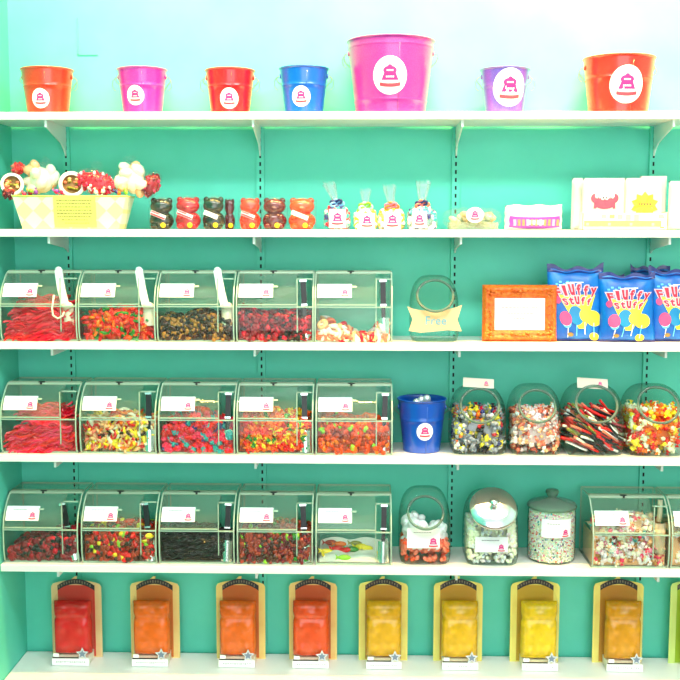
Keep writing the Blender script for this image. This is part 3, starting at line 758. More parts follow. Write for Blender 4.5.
for k in range(5): rect(b, lambda u, v, w: S(u, v, w+.001), la+.018+.008*k, la+.024+.008*k, lz1-.014, lz1-.012, .0003, 0, 1, 1)
b.build('print', M_ink, l)
b = B(); cn = ['white', 'cream', 'ltpink', 'salmon', 'mint', 'grey', 'teal', 'pink', 'navy']; wt = [6, 9, 5, 2, 1, 1, .6, 2, .5]; R = random.Random(4)
b.lathe([(0, .006), (r*.86, .006), (r*.88, hb*.5), (r*.88, hb*.93), (0, hb*.94)], 32, 1)
src = pm('crumb')
for k in range(1500):
    a_ = R.uniform(-pi*.05-pi, pi*.05); z = R.uniform(.008, hb*.95)
    b.add(src.v, src.f, R.choices(range(9), wt)[0], True, Matrix.LocRotScale(Vector((xc*0+r*.91*cos(a_), r*.91*sin(a_), z)), Euler((R.random()*6, R.random()*6, R.random()*6)), Vector((.0085,)*3)))
o = b.build('pastel_candy_bits', [gum(q, COLS[q]) for q in cn]); o.location = (xc, yc, TOP[4])
tag(o, 'tiny pastel candy bits filling the round lidded jar', 'candy', kind='stuff')

# ------------------------------------------------------------------ orange picture frame
yc = -.16; xa, za = W(482, 343, yc); xb, zb = W(558, 285, yc); za = TOP[2]; w_ = (xb-xa)/2; h_ = zb-za
t = thing('picture_frame', 'ornate orange picture frame holding a white card', 'picture frame', ((xa+xb)/2, yc, za), rx=-.06)
fo = mat('orange_carved_frame', (238, 128, 36), .4, noise=(222, 92, 18), bump=.5, nscale=90)
b = B(); fwd = .034
ix, iz0, iz1 = w_-.039, .036, h_-.042
oo = [(-w_, 0), (w_, 0), (w_, h_), (-w_, h_)]; ii = [(-ix, iz0), (ix, iz0), (ix, iz1), (-ix, iz1)]
for k in range(4):
    o0, o1, i1, i0 = oo[k], oo[(k+1) % 4], ii[(k+1) % 4], ii[k]
    def fr(u, v, o0=o0, o1=o1, i0=i0, i1=i1):
        p = [o0[q]*(1-u)+o1[q]*u for q in (0, 1)]; q_ = [i0[q]*(1-u)+i1[q]*u for q in (0, 1)]
        pr = [0, -.012, -.018, -.016, -.010, -.013, -.006, .0][int(round(v*7))]
        return (p[0]*(1-v)+q_[0]*v, pr, p[1]*(1-v)+q_[1]*v)
    b.grid(10, 7, fr)
b.prism([(-w_, 0), (w_, 0), (w_, h_), (-w_, h_)], 0, .006)
R = random.Random(2)
for k in range(110):
    side = R.randrange(4); u = R.uniform(-.96, .96); v = R.uniform(.25, .8)
    if side < 2: x = u*w_; z = (iz0*(1-v)+0) if side == 0 else h_-(h_-iz1)*(1-v)
    else: x = (-1 if side == 2 else 1)*(w_-(w_-ix)*(1-v)); z = h_/2+u*h_/2
    b.ell((x, -.015, z), (R.uniform(.003, .006), .004, R.uniform(.002, .004)), 0, 7, 5, R=Euler((0, R.random()*3, 0)).to_matrix())
for sx_ in (-1, 1):
    for z in (.02, h_-.02):
        for k in range(5): a_ = k*1.257; b.ell((sx_*(w_-.022)+.008*cos(a_), -.016, z+.008*sin(a_)), (.006, .004, .004), 0, 7, 5)
for z in (.018, h_-.02):
    for k in range(-2, 3): b.ell((k*.012, -.016, z+.003*abs(k)), (.007, .004, .004), 0, 7, 5)
b.build('frame', fo, t)
b = B(); b.box(-ix-.002, ix+.002, -.003, -.001, iz0-.002, iz1+.002); cdp = b.build('card', M_white, t)
b = B()
for z, n, st in ((iz1-.028, 12, -.055), (iz1-.046, 8, -.036), (iz1-.060, 4, -.018)):
    x = st
    for k in range(n):
        l = R.uniform(.005, .011); b.box(x, x+l, -.0036, -.003, z, z+.0022); x += l+.002
        if x > -st: break
b.build('print', mat('faint_pink_ink', (190, 110, 118), .6), cdp)
b = B(); b.box(-.012, .012, .006, .05, 0, .002); b.prism([(.006, .09), (.05, .0), (.053, 0), (.009, .09)], -.012, .012, axis='x'); b.build('easel_leg', fo, t)

# ------------------------------------------------------------------ pillow shaped bags
def pillow(px0, px1, pytop, s, y, lean=0, T=.024, ripple=.004, seed=0, peak=(.012, .0), wfac=1.0):
    xa, z1_ = W(px0, pytop, y); xb, _ = W(px1, pytop, y)
    w = (xb-xa)/2; h = z1_-TOP[s]; R = random.Random(seed); p1, p2 = R.random()*6, R.random()*6
    def S(u, v, d=0, side=-1):     # u -1..1, v 0..1
        e = sqrt(max(0, 1-abs(u)**2.6)); g = sqrt(max(0, 1-abs(2*v/.95-1)**3)) if v < .95 else 0
        th = T*e*g
        th += ripple*.8*sin(u*9+p1+v*3)*(abs(2*v-1)**2)*e*.7+ripple*.3*sin(v*17+u*5+p2)*e*g
        x = w*u*(1-.05*sin(pi*min(1, v))); z = h*v
        if v > .9: z += ((v-.9)/.1)*(peak[0]*abs(u)**3+.006*sin(u*7+p1))
        if v <= 0: z = 0
        return Vector((x, side*(max(0, th)+d)+lean*v, max(0.0, z)))
    return (xa+xb)/2, w, h, S
M_blue = mat('blue_candy_bag_film', (0, 72, 172), .34, 0, .0, noise=(2, 128, 214), nscale=11)
M_navy = mat('navy_bag_seal', (10, 34, 120), .3, 0, .3)
GB = {'yel': mat('bag_yellow', (252, 226, 60), .35), 'red': mat('bag_red', (222, 22, 60), .35), 'wh': mat('bag_white', (250, 244, 246), .4), 'teal': mat('bag_teal', (0, 132, 190), .3), 'pk': mat('bag_pink', (236, 70, 130), .35), 'lt': mat('bag_light_cyan', (110, 215, 245), .3), 'brn': mat('bag_brown', (150, 120, 60), .4), 'bk': mat('bag_black', (10, 10, 30), .3)}
def fluffy(px0, px1, pytop, y, label, skew=0, seed=0, art=True):
    xc, w, h, S = pillow(px0, px1, pytop, 2, y, lean=.02, seed=seed)
    t = thing('candy_bag', label, 'bag', (xc, y, TOP[2]), 'blue bags of fluffy candy')
    b = B(); b.grid(28, 36, lambda u, v: S(2*u-1, v)); b.grid(28, 36, lambda u, v: S(2*u-1, v, 0, 1)); b.build('bag_body', M_blue, t)
    b = B(); b.grid(28, 3, lambda u, v: S(2*u-1, .93+.07*v, .0012)); b.grid(28, 3, lambda u, v: S(2*u-1, .93+.07*v, .0012, 1))
    b.build('top_seal', M_navy, t)
    b = B(); b.grid(20, 2, lambda u, v: S(2*u-1, .0+.035*v, .0012)); b.build('bottom_seal', M_navy, t)
    if not art: return
    def Q(u, v, wd): return S(u+skew*(.6-v)*1.2, v, wd)     # art coordinates
    b = B()
    # ice-cream-cone shaped yellow panel
    def cone(u, v): ww = .12+.58*v; return Q((2*u-1)*ww+.02, .18+.46*v, .0016)
    b.grid(10, 10, cone, 0)
    # puffs
    for (cx, cz, rx, rz, m) in ((-.52, .32, .22, .10, 5), (-.50, .26, .16, .07, 4), (.50, .32, .30, .11, 0), (.2, .36, .2, .09, 6), (-.12, .36, .26, .13, 3), (.42, .07, .17, .055, 0), (-.70, .57, .12, .05, 5), (-.42, .1, .1, .03, 7)):
        b.grid(20, 3, lambda u, v: Q(cx+rx*v*cos(2*pi*u), cz+rz*v*sin(2*pi*u), .002+.0003*m), m, True, True)
    for k in range(4):
        xk = -.5+.31*k; b.grid(1, 6, lambda u, v: Q(xk+.03*u+.08*(v-.5), .06+.2*v+.02*(k % 3), .0024), 4 if k % 2 else 2)
    b.grid(6, 2, lambda u, v: Q(-.15+.5*u, .80+.014*v, .0016), 2)
    for k in range(5): b.grid(2, 2, lambda u, v: S(-.75+.13*k+.09*u, .77+.03*(k % 2)+.025*v, .0016), 4)
    o = b.build('printed_art', [GB['yel'], GB['red'], GB['wh'], GB['teal'], GB['lt'], GB['pk'], GB['yel'], GB['brn']], t)
    # lettering in two arched lines, outlined
    b = B()
    for (txt, v0, hw, hh, arch) in (('Fluffy', .655, .78, .135, .055), ('Stuff', .535, .54, .095, .03)):
        n = len(txt)
        for k, ch in enumerate(txt):
            vs, fs = text_tris(ch, 1.0, 0, .035); vo, fo_ = text_tris(ch, 1.0, 0, .11)
            xs = [p[0] for p in vs]; ys = [p[1] for p in vs]; mx, my = (min(xs)+max(xs))/2, (min(ys)+max(ys))/2; sx_ = max(.2, max(xs)-min(xs)); sy_ = max(ys)-min(ys)
            f = (k+.5)/n*2-1; hgt = hh*(1.15-.25*abs(f)) ; vc = v0+arch*(1-f*f)
            for (sc, mi, off) in ((1.0, 1, .0026), (1.0, 0, .0034)):
                pts = []
                for p in (vo if mi else vs):
                    lx = (p[0]-mx)/sx_; ly = (p[1]-my)/sy_
                    wd = hw/n*1.62*(.72 if ch in 'fl' else .92)
                    pts.append(Q(f*hw+lx*wd*sc*(1+ly*.35)+ly*f*.10, vc+ly*hgt, off))
                b.add(pts, fo_ if mi else fs, mi, False)
    b.build('lettering', [GB['red'], mat('bag_pale_pink', (250, 205, 215), .4)], o)
fluffy(632, 672, 268, -.07, 'blue candy bag mostly hidden behind the two right front bags', 0, 5, False)
fluffy(574, 626, 276, -.075, 'blue candy bag peeking between the left and centre front bags', 0, 6, False)
fluffy(548, 605, 268, -.15, 'blue candy bag with tilted lettering beside the orange frame', .38, 1)
fluffy(600, 657, 275, -.165, 'blue candy bag with a yellow cone, centre of the front three', .0, 2)
fluffy(650, 706, 271, -.15, 'blue candy bag cut off by the right edge of the photo', .1, 3)

# ------------------------------------------------------------------ long gummy packs on the lowest shelf
star = [(cos(pi/2+k*pi/5)*(1 if k % 2 == 0 else .48), sin(pi/2+k*pi/5)*(1 if k % 2 == 0 else .48)) for k in range(10)]
def gummy_pack(cx0, cx1, fx0, fx1, rgb, card, edge, patch, label, first=False):
    yb_, yf_ = -.055, -.128
    z0 = TOP[5]
    xa, zt = W(cx0, 583, yb_); xb, _ = W(cx1, 583, yb_); zpk = W((cx0+cx1)/2, 576.5, yb_)[1]
    fa, fb = X_at(fx0, yf_, z0+.1), X_at(fx1, yf_, z0+.1)
    xc = (xa+xb)/2; w = (xb-xa)/2; hs = zt-z0-.012; hp = zpk-z0
    t = thing('gummy_pack', label, 'candy pack', (xc, yb_, z0), 'tall gummy packs on the lowest shelf')
    nm = label.split()[0]
    mc = mat('pack_card_'+nm+str(rgb[1]), edge, .5, noise=tuple(int(v*.2+e_*.8) for v, e_ in zip(card, edge)), nscale=22)
    me_ = mat('pack_card_edge_'+nm+str(rgb[1]), edge, .5)
    def outline(w, hs, hp):
        pts = [(-w, 0), (w, 0), (w, hs), (w*.93, hs+.010)]
        for k in range(1, 8):
            a_ = k/8; x = w*.93*(1-2*a_); pts.append((x, hs+.010+(hp-hs-.022)*sin(pi*a_)**.8))
            if k == 4: pts.append((0.004, hp)); pts.append((-.004, hp))
        pts += [(-w*.93, hs+.010), (-w, hs)]
        return pts
    b = B(); b.prism(outline(w, hs, hp), 0, .002, 0); back = b.build('backing_card', me_, t)
    b = B(); o2 = [(x*.93, .004+z*.975) for x, z in outline(w, hs, hp)]; b.prism(o2, -.0006, 0, 0); b.build('card_print', mc, back)
    b = B(); b.box(-w*.74, w*.74, -.0010, -.0006, .004, hs+.006)
    b.build('card_centre', mat('pack_centre_'+nm+str(rgb[1]), patch, .45), back)
    # dark arched title band with pale lettering strokes
    b = B()
    def band(u, v):
        x = (2*u-1)*w*.74; return (x, -.0012, hs-.012+.022*(1-(2*u-1)**2)+.017*v)
    b.grid(16, 1, band, 0)
    for k in range(13):
        u = .05+.07*k
        x = (2*u-1)*w*.74; zb_ = hs-.012+.022*(1-(2*u-1)**2)+.004
        b.box(x-.0030, x+.0006, -.0018, -.0012, zb_+.001*(k % 3), zb_+.009-.001*(k % 2), 1)
    b.build('title_band', [mat('dark_title_band', (34, 34, 40), .5), mat('title_band_letters', (120, 110, 90), .5)], back)
    # clear blister standing out from the card
    l, r = fa-xc-.001, fb-xc+.001; yd = yf_-yb_; ht = hs-.024
    b = B(); o3 = [(l, .0), (r, .0), (r, ht-.010), (r-.006, ht), (l+.006, ht), (l, ht-.010)]
    # taper from card to front
    bl, br = l*.98+.0*w, r*.98
    n = 6; back_o = [(x*1.03, z*1.0+(.012 if z > .1 else 0)) for x, z in o3]
    vs = [(x, yd, z) for x, z in o3]+[(x, -.0015, z) for x, z in back_o]
    b.add(vs, [(k, (k+1) % n, n+(k+1) % n, n+k) for k in range(n)]+[[5, 4, 3, 2, 1, 0]], 0, False)
    b.build('blister', clear('blister_plastic', (253, 253, 252), .002, (250, 246, 236), .06, .25), t)
    # giant gummy inside: one soft bear-like slab
    mg = mat('giant_gummy_'+nm+str(rgb[1]), tuple(min(250, v*1.05) for v in rgb), .2, 0, .2, noise=tuple(max(0, int(v*.93)) for v in rgb), nscale=60)
    b = B(); cxm = (l+r)/2; hw = (r-l)/2+.001; z00 = .030; z11 = ht-.010; zm_ = (z00+z11)/2
    def slab(u, v):
        uu, vv = 2*u-1, 2*v-1
        e = max(0, (1-abs(uu)**8)*(1-abs(vv)**14))**.5
        ear = .010*math.exp(-((abs(uu)-.55)/.2)**2-((vv-.85)/.12)**2)
        arm = .012*math.exp(-((abs(uu)-.6)/.25)**2-((vv-.1)/.16)**2)+.012*math.exp(-((abs(uu)-.5)/.25)**2-((vv+.7)/.18)**2)
        neck = -.010*math.exp(-((vv-.42)/.07)**2)
        sn = .010*math.exp(-(uu/.25)**2-((vv-.62)/.08)**2)
        return (cxm+hw*uu*(1-.07*math.exp(-((vv-.42)/.1)**2)), yd*.50+yd*.30*e-(ear+arm+neck+sn)*e*.35, zm_+(z11-z00)/2*vv)
    b.grid(24, 40, slab, 0); b.grid(24, 40, lambda u, v: (slab(u, v)[0], yd*.42, slab(u, v)[2]), 0)
    b.build('giant_gummy', mg, t)
    b = B(); b.box(l+.002, r-.002, yd+.002, -.001, .001, .028, 0); tr = b.build('bottom_tray', mat('pale_tray_card', (238, 236, 216), .5), t)
    b = B(); b.box(l-.001, r+.001, yd-.0016, yd-.0004, .002, .026, 0)
    x = l+.012
    while x < r-.012:
        q = random.uniform(.003, .006); b.box(x, x+q, yd-.0020, yd-.0016, .013+random.uniform(-.0015, .001), .0165, 1); x += q+.0022
    for xx in (l+.001,): b.box(xx, r-.03, yd-.0018, yd-.0004, .026, .030, 2)
    b.build('price_strip', [M_white, mat('strip_print', (190, 190, 190), .6), M_blk], tr)
    b = B(); b.box(l+.004, l+.022, yd-.0024, yd-.0008, .031, .042, 0); b.build('small_tag', M_white, tr)
    b = B(); b.prism([(r-.020+x*.021, .042+z*.021) for x, z in star], yd-.0030, yd-.0010, 0)
    b.prism([(r-.020+x*.013, .042+z*.013) for x, z in star], yd-.0036, yd-.0029, 1)
    b.build('star_sticker', [mat('silver_star', (205, 215, 225), .3, .3), mat('star_centre', (110, 130, 155), .4, .3)], tr)
PK = [(51, 101, 52, 88, (212, 4, 14), (226, 132, 92), (226, 196, 140), (206, 60, 48), 'crimson giant gummy pack, leftmost on the lowest shelf'),
      (130, 179, 132, 167, (232, 100, 6), (222, 150, 76), (236, 206, 130), (206, 112, 44), 'amber-orange giant gummy pack between the crimson and the third one'),
      (216, 265, 219, 254, (228, 98, 6), (222, 150, 76), (238, 206, 120), (202, 100, 40), 'orange giant gummy pack, third from the left wall'),
      (289, 337, 293, 328, (226, 72, 4), (216, 128, 60), (238, 204, 124), (200, 84, 36), 'deep orange giant gummy pack, directly left of the yellow ones'),
      (359, 408, 367, 401, (222, 166, 0), (206, 160, 60), (240, 226, 120), (196, 138, 40), 'mustard yellow giant gummy pack, first of the yellow ones'),
      (434, 483, 443, 478, (224, 174, 0), (208, 168, 60), (240, 226, 120), (196, 146, 40), 'golden yellow giant gummy pack, second of the yellow ones'),
      (511, 560, 523, 558, (232, 194, 0), (212, 180, 56), (244, 232, 120), (200, 160, 40), 'bright lemon giant gummy pack, third of the yellow ones'),
      (594, 644, 608, 643, (212, 144, 0), (206, 156, 54), (240, 224, 120), (190, 130, 40), 'dark honey giant gummy pack, fourth of the yellow ones'),
      (671, 721, 688, 723, (150, 170, 10), (196, 206, 90), (206, 228, 130), (150, 180, 30), 'green giant gummy pack cut off at the right edge')]
for p in PK: gummy_pack(*p)

# ------------------------------------------------------------------ second shelf: gummy bears in clear bags
def bear_pack(px0, px1, pytop, body, rgb, label, ribbon=1, y=-.15):
    xa, z1_ = W(px0, pytop, y); xb, _ = W(px1, pytop, y); w = (xb-xa)/2; h = z1_-TOP[1]; xc = (xa+xb)/2
    t = thing('gummy_bear_pack', label, 'gummy bear', (xc, y, TOP[1]), 'giant gummy bears in clear bags')
    b = B(); d = w*.62
    b.ell((0, 0, h*.28), (w*.98, d, h*.30), 0, 20, 14); b.ell((0, -.004, h*.73), (w*.90, d*.95, h*.26), 0, 20, 14)
    b.ell((0, -d*.85, h*.66), (w*.32, w*.22, h*.09), 0, 12, 8)
    for q in (-1, 1):
        b.ell((q*w*.62, 0, h*.91), (w*.26, w*.2, h*.10), 0, 12, 8)
        b.ell((q*w*.55, -d*.8, h*.40), (w*.26, w*.34, h*.09), 0, 12, 8)
        b.ell((q*w*.52, -d*.75, h*.11), (w*.32, w*.42, h*.11), 0, 12, 8)
    b.build('gummy_bear', mat('giant_bear_'+body, rgb, .15, 0, .5), t)
    b = B()
    def wr(u, v):
        a_ = 2*pi*u; rr = 1+.05*sin(7*a_+v*9)
        k = 1 if v < .9 else 1-(v-.9)*4
        return (w*1.04*cos(a_)*rr*k*(1-.12*abs(v-.5)), d*1.5*sin(a_)*rr*k, h*1.03*v)
    b.grid(30, 10, wr, 0, True, True); b.build('wrapper', FILM, t)
    dd = -d*1.55-.002
    if ribbon:
        M = Matrix.Translation((-.1*w, dd, h*.45)) @ Matrix.Rotation(.38, 4, 'Y')
        b = B(); b.box(-w*.62, w*.62, -.001, .001, -h*.07, h*.07, 0, M)
        if ribbon == 1:
            b.box(-w*.60, w*.60, -.0014, -.001, -h*.06, -h*.01, 1, M); b.box(-w*.60, w*.1, -.0014, -.001, h*.02, h*.06, 1, M)
        b.build('tag', [M_white, mat('ribbon_red', (214, 30, 50), .5)] if ribbon == 1 else [M_white, M_white], t)
    b = B(); b.tube([(w*.28, dd-.001, h*.13), (w*.28, dd+.002, h*.13)], .0075, 16); b.build('dot_sticker', mat('yellow_dot', (246, 214, 30), .5), t)
bear_pack(149, 174, 198, 'bottle_green', (6, 36, 18), 'bottle green giant gummy bear with a red and white tag, leftmost of the bears')
bear_pack(175, 201, 197, 'crimson', (170, 14, 36), 'crimson giant gummy bear between the two green ones')
bear_pack(202, 225, 197, 'bottle_green', (6, 36, 18), 'bottle green giant gummy bear with a plain white tag, right of the crimson one', 2)
bear_pack(224, 235, 199, 'dark_wine', (92, 10, 24), 'dark wine gummy bear seen narrow behind the green ones', 0, -.12)
bear_pack(239, 261, 198, 'vermilion', (214, 48, 22), 'vermilion giant gummy bear with a tag, left of the dark wine one')
bear_pack(262, 287, 198, 'dark_wine', (92, 10, 24), 'dark wine giant gummy bear between the two orange ones', 0)
bear_pack(288, 316, 198, 'tangerine', (226, 72, 22), 'tangerine giant gummy bear, rightmost of the bears', 2)

# ------------------------------------------------------------------ cellophane candy bags with bows
def candy_sack(px0, px1, pyb, pyt, cols, bow, logo_box, label, y=-.155, seed=1, sway=0):
    xa, zb_ = W(px0, pyb, y); xb, zt_ = W(px1, pyt, y); w = (xb-xa)/2; xc = (xa+xb)/2; hb = zb_-TOP[1]; ht = zt_-TOP[1]
    t = thing('candy_sack', label, 'candy bag', (xc, y, TOP[1]), 'cellophane candy bags tied with bows')
    R = random.Random(seed); d = w*.7
    b = B(); src = pm('bean'); cs = [gum(c, COLS[c]) for c in cols]
    for k in range(150):
        u = Vector((R.gauss(0, 1), R.gauss(0, 1), R.gauss(0, 1))).normalized()
        s_ = sup(u, w*.82, d*.82, hb*.48, 3)
        p = u*s_+Vector((0, 0, hb*.5))
        b.add(src.v, src.f, R.randrange(len(cs)), True, Matrix.LocRotScale(p, Euler((R.random()*6, R.random()*6, 0)), Vector((.018,)*3)))
    b.ell((0, 0, hb*.5), (w*.8, d*.8, hb*.46), 0)
    b.build('filling', cs, t); 
    t.children[0]['kind'] = 'stuff'
    prof = [(w*.75, 0), (w*.98, .006), (w*1.02, hb*.3), (w*.95, hb*.75), (w*.6, hb*.98), (w*.24, hb*1.06), (w*.17, hb*1.14), (w*.28, hb*1.14+(ht-hb*1.14)*.4), (w*.42, ht)]
    def fn(u, v):
        i = min(len(prof)-1, int(round(v*(len(prof)-1)))); r_, z = prof[i]; a_ = 2*pi*u
        f = 1+(.06+.25*(i > 5))*sin(9*a_+i)
        return (r_*cos(a_)*f+(z-hb)*sway*(i > 5), r_*.72*sin(a_)*f, z+(.006*sin(5*a_) if i == len(prof)-1 else 0))
    b = B(); b.grid(40, len(prof)-1, fn, 0, True, True); b.build('cellophane', SFILM, t)
    # bow
    zb2 = hb*1.10; b = B(); 
    for k in range(7):
        a_ = -.9+k*.9; rr = .012+.003*(k % 2)
        c_ = Vector((.021*cos(a_), -.014-.003*(k % 3), zb2+.013*sin(a_)))
        loop = [tuple(Vector((0, -.010, zb2)).lerp(c_, .5+.5*cos(q))+Vector((-sin(a_), 0, cos(a_)))*.006*sin(q)) for q in [2*pi*j/10 for j in range(10)]]
        b.tube(loop, .0036, 6, k % 2, closed=True)
    b.tube([(-.01, -.010, zb2), (-.017, -.016, zb2-.014)], .002, 6, 0); b.tube([(.01, -.010, zb2), (.019, -.014, zb2-.012)], .002, 6, 1)
    b.build('bow', [mat('ribbon_'+bow[0], COLS[bow[0]], .3), mat('ribbon_'+bow[1], COLS[bow[1]], .3)], t)
    l0, l1, t0, t1 = logo_box; yy = -d*1.1-.003
    xa2, za2 = W(l0, t1, y+yy); xb2, zb2_ = W(l1, t0, y+yy); xa2 -= xc; xb2 -= xc; za2 -= TOP[1]; zb2_ -= TOP[1]; za2 = max(.001, za2)
    b = B(); b.box(xa2, xb2, yy, yy+.0012, za2, zb2_); tg = b.build('label_card', M_white, t)
    S = lambda u, v, w_: (u, yy-.0006-w_, v)
    b = B(); shop_logo(b, S, (xa2+xb2)/2, (za2+zb2_)/2, (xb2-xa2)*.34); b.build('logo', LOGO, tg)
candy_sack(324, 350, 206, 183, ['navy', 'crimson', 'white', 'teal'], ('navy', 'skyblue'), (329, 346, 209, 228), 'cellophane bag of navy and red candy with a navy bow, leftmost of four', seed=1, sway=-.35)
candy_sack(354, 377, 209, 190, ['cream', 'yellow', 'lime', 'white'], ('lime', 'mint'), (359, 375, 213, 229), 'cellophane bag of pale yellow candy with a green bow', seed=2, y=-.15, sway=.0)
candy_sack(378, 405, 209, 186, ['yellow', 'lime', 'ltpink', 'white'], ('pink', 'orange'), (384, 401, 212, 229), 'cellophane bag of yellow candy with a pink bow', seed=3, y=-.15, sway=-.1)
candy_sack(407, 437, 207, 182, ['teal', 'navy', 'white', 'skyblue'], ('navy', 'salmon'), (412, 427, 211, 228), 'cellophane bag of blue candy with a navy and red bow, rightmost of four', seed=4, sway=.05)

# clear tray bag
y = -.15; xa, z1_ = W(443, 208, y); xb, _ = W(501, 208, y); w = (xb-xa)/2; h = z1_-TOP[1]; xc = (xa+xb)/2
t = thing('nut_tray', 'clear wrapped tray of pale sweets with a round logo sticker', 'candy tray', (xc, y, TOP[1]))
b = B(); b.box(-w*.8, w*.86, -.04, .04, .001, .004); b.box(-w*.8, w*.86, -.04, -.038, .004, .022); b.box(-w*.8, w*.86, .038, .04, .004, .022); b.build('tray', clear('tray_plastic', (235, 240, 225), .2, (210, 222, 205), .1, .7), t)
b = B(); R = random.Random(3)
for k in range(60): b.ell((R.uniform(-.7, .78)*w, R.uniform(-.032, .032), R.uniform(.012, h*.72)), (.012, .009, .008), R.randrange(3), 8, 5, R=Euler((R.random()*6, R.random()*6, 0)).to_matrix())
o = b.build('sweets', [mat('pale_green_sweets', (180, 200, 165), .4), mat('tan_sweets', (216, 190, 140), .4), mat('grey_sweets', (150, 175, 150), .4)], t); o['kind'] = 'stuff'
b = B(); b.grid(30, 14, lambda u, v: (w*(2*u-1), 0, 0) if False else (w*1.0*(2*u-1)*(1-.03*sin(9*v)), -.046*cos(pi*(2*v-1))*(1-abs(2*u-1)**8)**.5*(1 if True else 0)*1.0*(1), h*.5+h*.52*sin(pi*(v-.5)*2*.999+.0)*(1-.55*abs(2*u-1)**6)+.0015*sin(40*u)), 0, True)
b.build('wrapper', FILM, t)
yy = -.05; sx, sz = W(475, 215, y+yy); sx -= xc; sz -= TOP[1]
S = lambda u, v, w_: (u, yy-w_, v)
b = B(); disc(b, S, sx, sz, .026, .023, .001, 0, 28); b.grid(28, 1, lambda u, v: S(sx+.026*cos(2*pi*u), sz+.023*sin(2*pi*u), .001*v-.0006), 0, True, True); st = b.build('sticker', M_white, t)
b = B(); shop_logo(b, lambda u, v, w_: S(u, v, w_+.0012), sx, sz, .013); b.build('logo', LOGO, st)

# white and purple packet
y = -.15; xa, z1_ = W(505, 205, y); xb, _ = W(562, 205, y); w = (xb-xa)/2; h = z1_-TOP[1]; xc = (xa+xb)/2
t = thing('candy_packet', 'small white candy packet with a purple printed band, left of the pop box', 'candy packet', (xc, y, TOP[1]))
def S(u, v, w_=0, side=-1):
    e = sqrt(max(0, 1-abs(u)**6))*sqrt(max(0, 1-abs(2*v-1)**4))
    return Vector((w*u*(1+.01*sin(v*20)), side*(.028*e+w_), h*v+.002*sin(u*8)*(v > .8)))
b = B(); b.grid(30, 14, lambda u, v: S(2*u-1, v)); b.grid(30, 14, lambda u, v: S(2*u-1, v, 0, 1)); b.build('packet_body', mat('white_packet_film', (246, 240, 242), .3, 0, .4), t)
b = B(); b.grid(24, 6, lambda u, v: S(-.88+1.78*u, .05+.46*v+.05*(abs(2*u-1)**2), .0012), 0)
for k in range(11): b.grid(6, 4, lambda u, v: S(-.74+.15*k+.10*u, .16+.26*v, .0018), 1 if k % 3 else 2)
for k in range(4): b.grid(6, 4, lambda u, v: S(-.22+.15*k+.09*u, .22+.16*v, .0024), 3)
b.build('printed_band', [mat('packet_purple', (140, 60, 170), .4), mat('packet_orange', (240, 130, 90), .4), mat('packet_pink', (240, 150, 190), .4), M_white], t)

# display box of marshmallow pops with packs in it
y = -.185; xa, zb_ = W(583, 212, y); xb, _ = W(668, 212, y); xc = (xa+xb)/2; w = (xb-xa)/2; h = zb_-TOP[1]
t = thing('display_box', 'low white and yellow cardboard tray holding the crab and star packs', 'display box', (xc, y, TOP[1]))
M_db = mat('ivory_card', (250, 246, 226), .6)
b = B(); b.box(-w, w, 0, .002, 0, h*.95); b.box(-w, w, 0, .13, 0, .002); b.box(-w, w, .128, .13, 0, h); b.box(-w, -w+.002, 0, .13, 0, h); b.box(w-.002, w, 0, .13, 0, h); b.build('tray_body', M_db, t)
b = B(); R = random.Random(8)
b.box(-w+.004, w-.018, -.0008, 0, h*.18, h*.52, 0)
for k in range(9): b.box(-w+.03+k*.024, -w+.045+k*.024, -.0014, 0, h*.60+.003*sin(k), h*.86, [1, 3, 2, 3, 3, 3, 1, 1, 3][k])
for k in range(14): b.box(-w+.010+k*.016, -w+.018+k*.016, -.0016, -.0008, h*.24, h*.40, 2 if k % 4 else 3)
b.box(w-.022, w-.010, -.001, 0, h*.68, h*.74, 4); b.box(w-.022, w-.010, -.001, 0, h*.1, h*.17, 4)
b.build('tray_print', [mat('box_yellow', (248, 224, 110), .6), mat('box_blue', (150, 215, 230), .6), mat('box_orange', (250, 190, 110), .6), mat('box_lemon', (250, 240, 160), .6), mat('box_rust', (196, 120, 70), .6)], t)
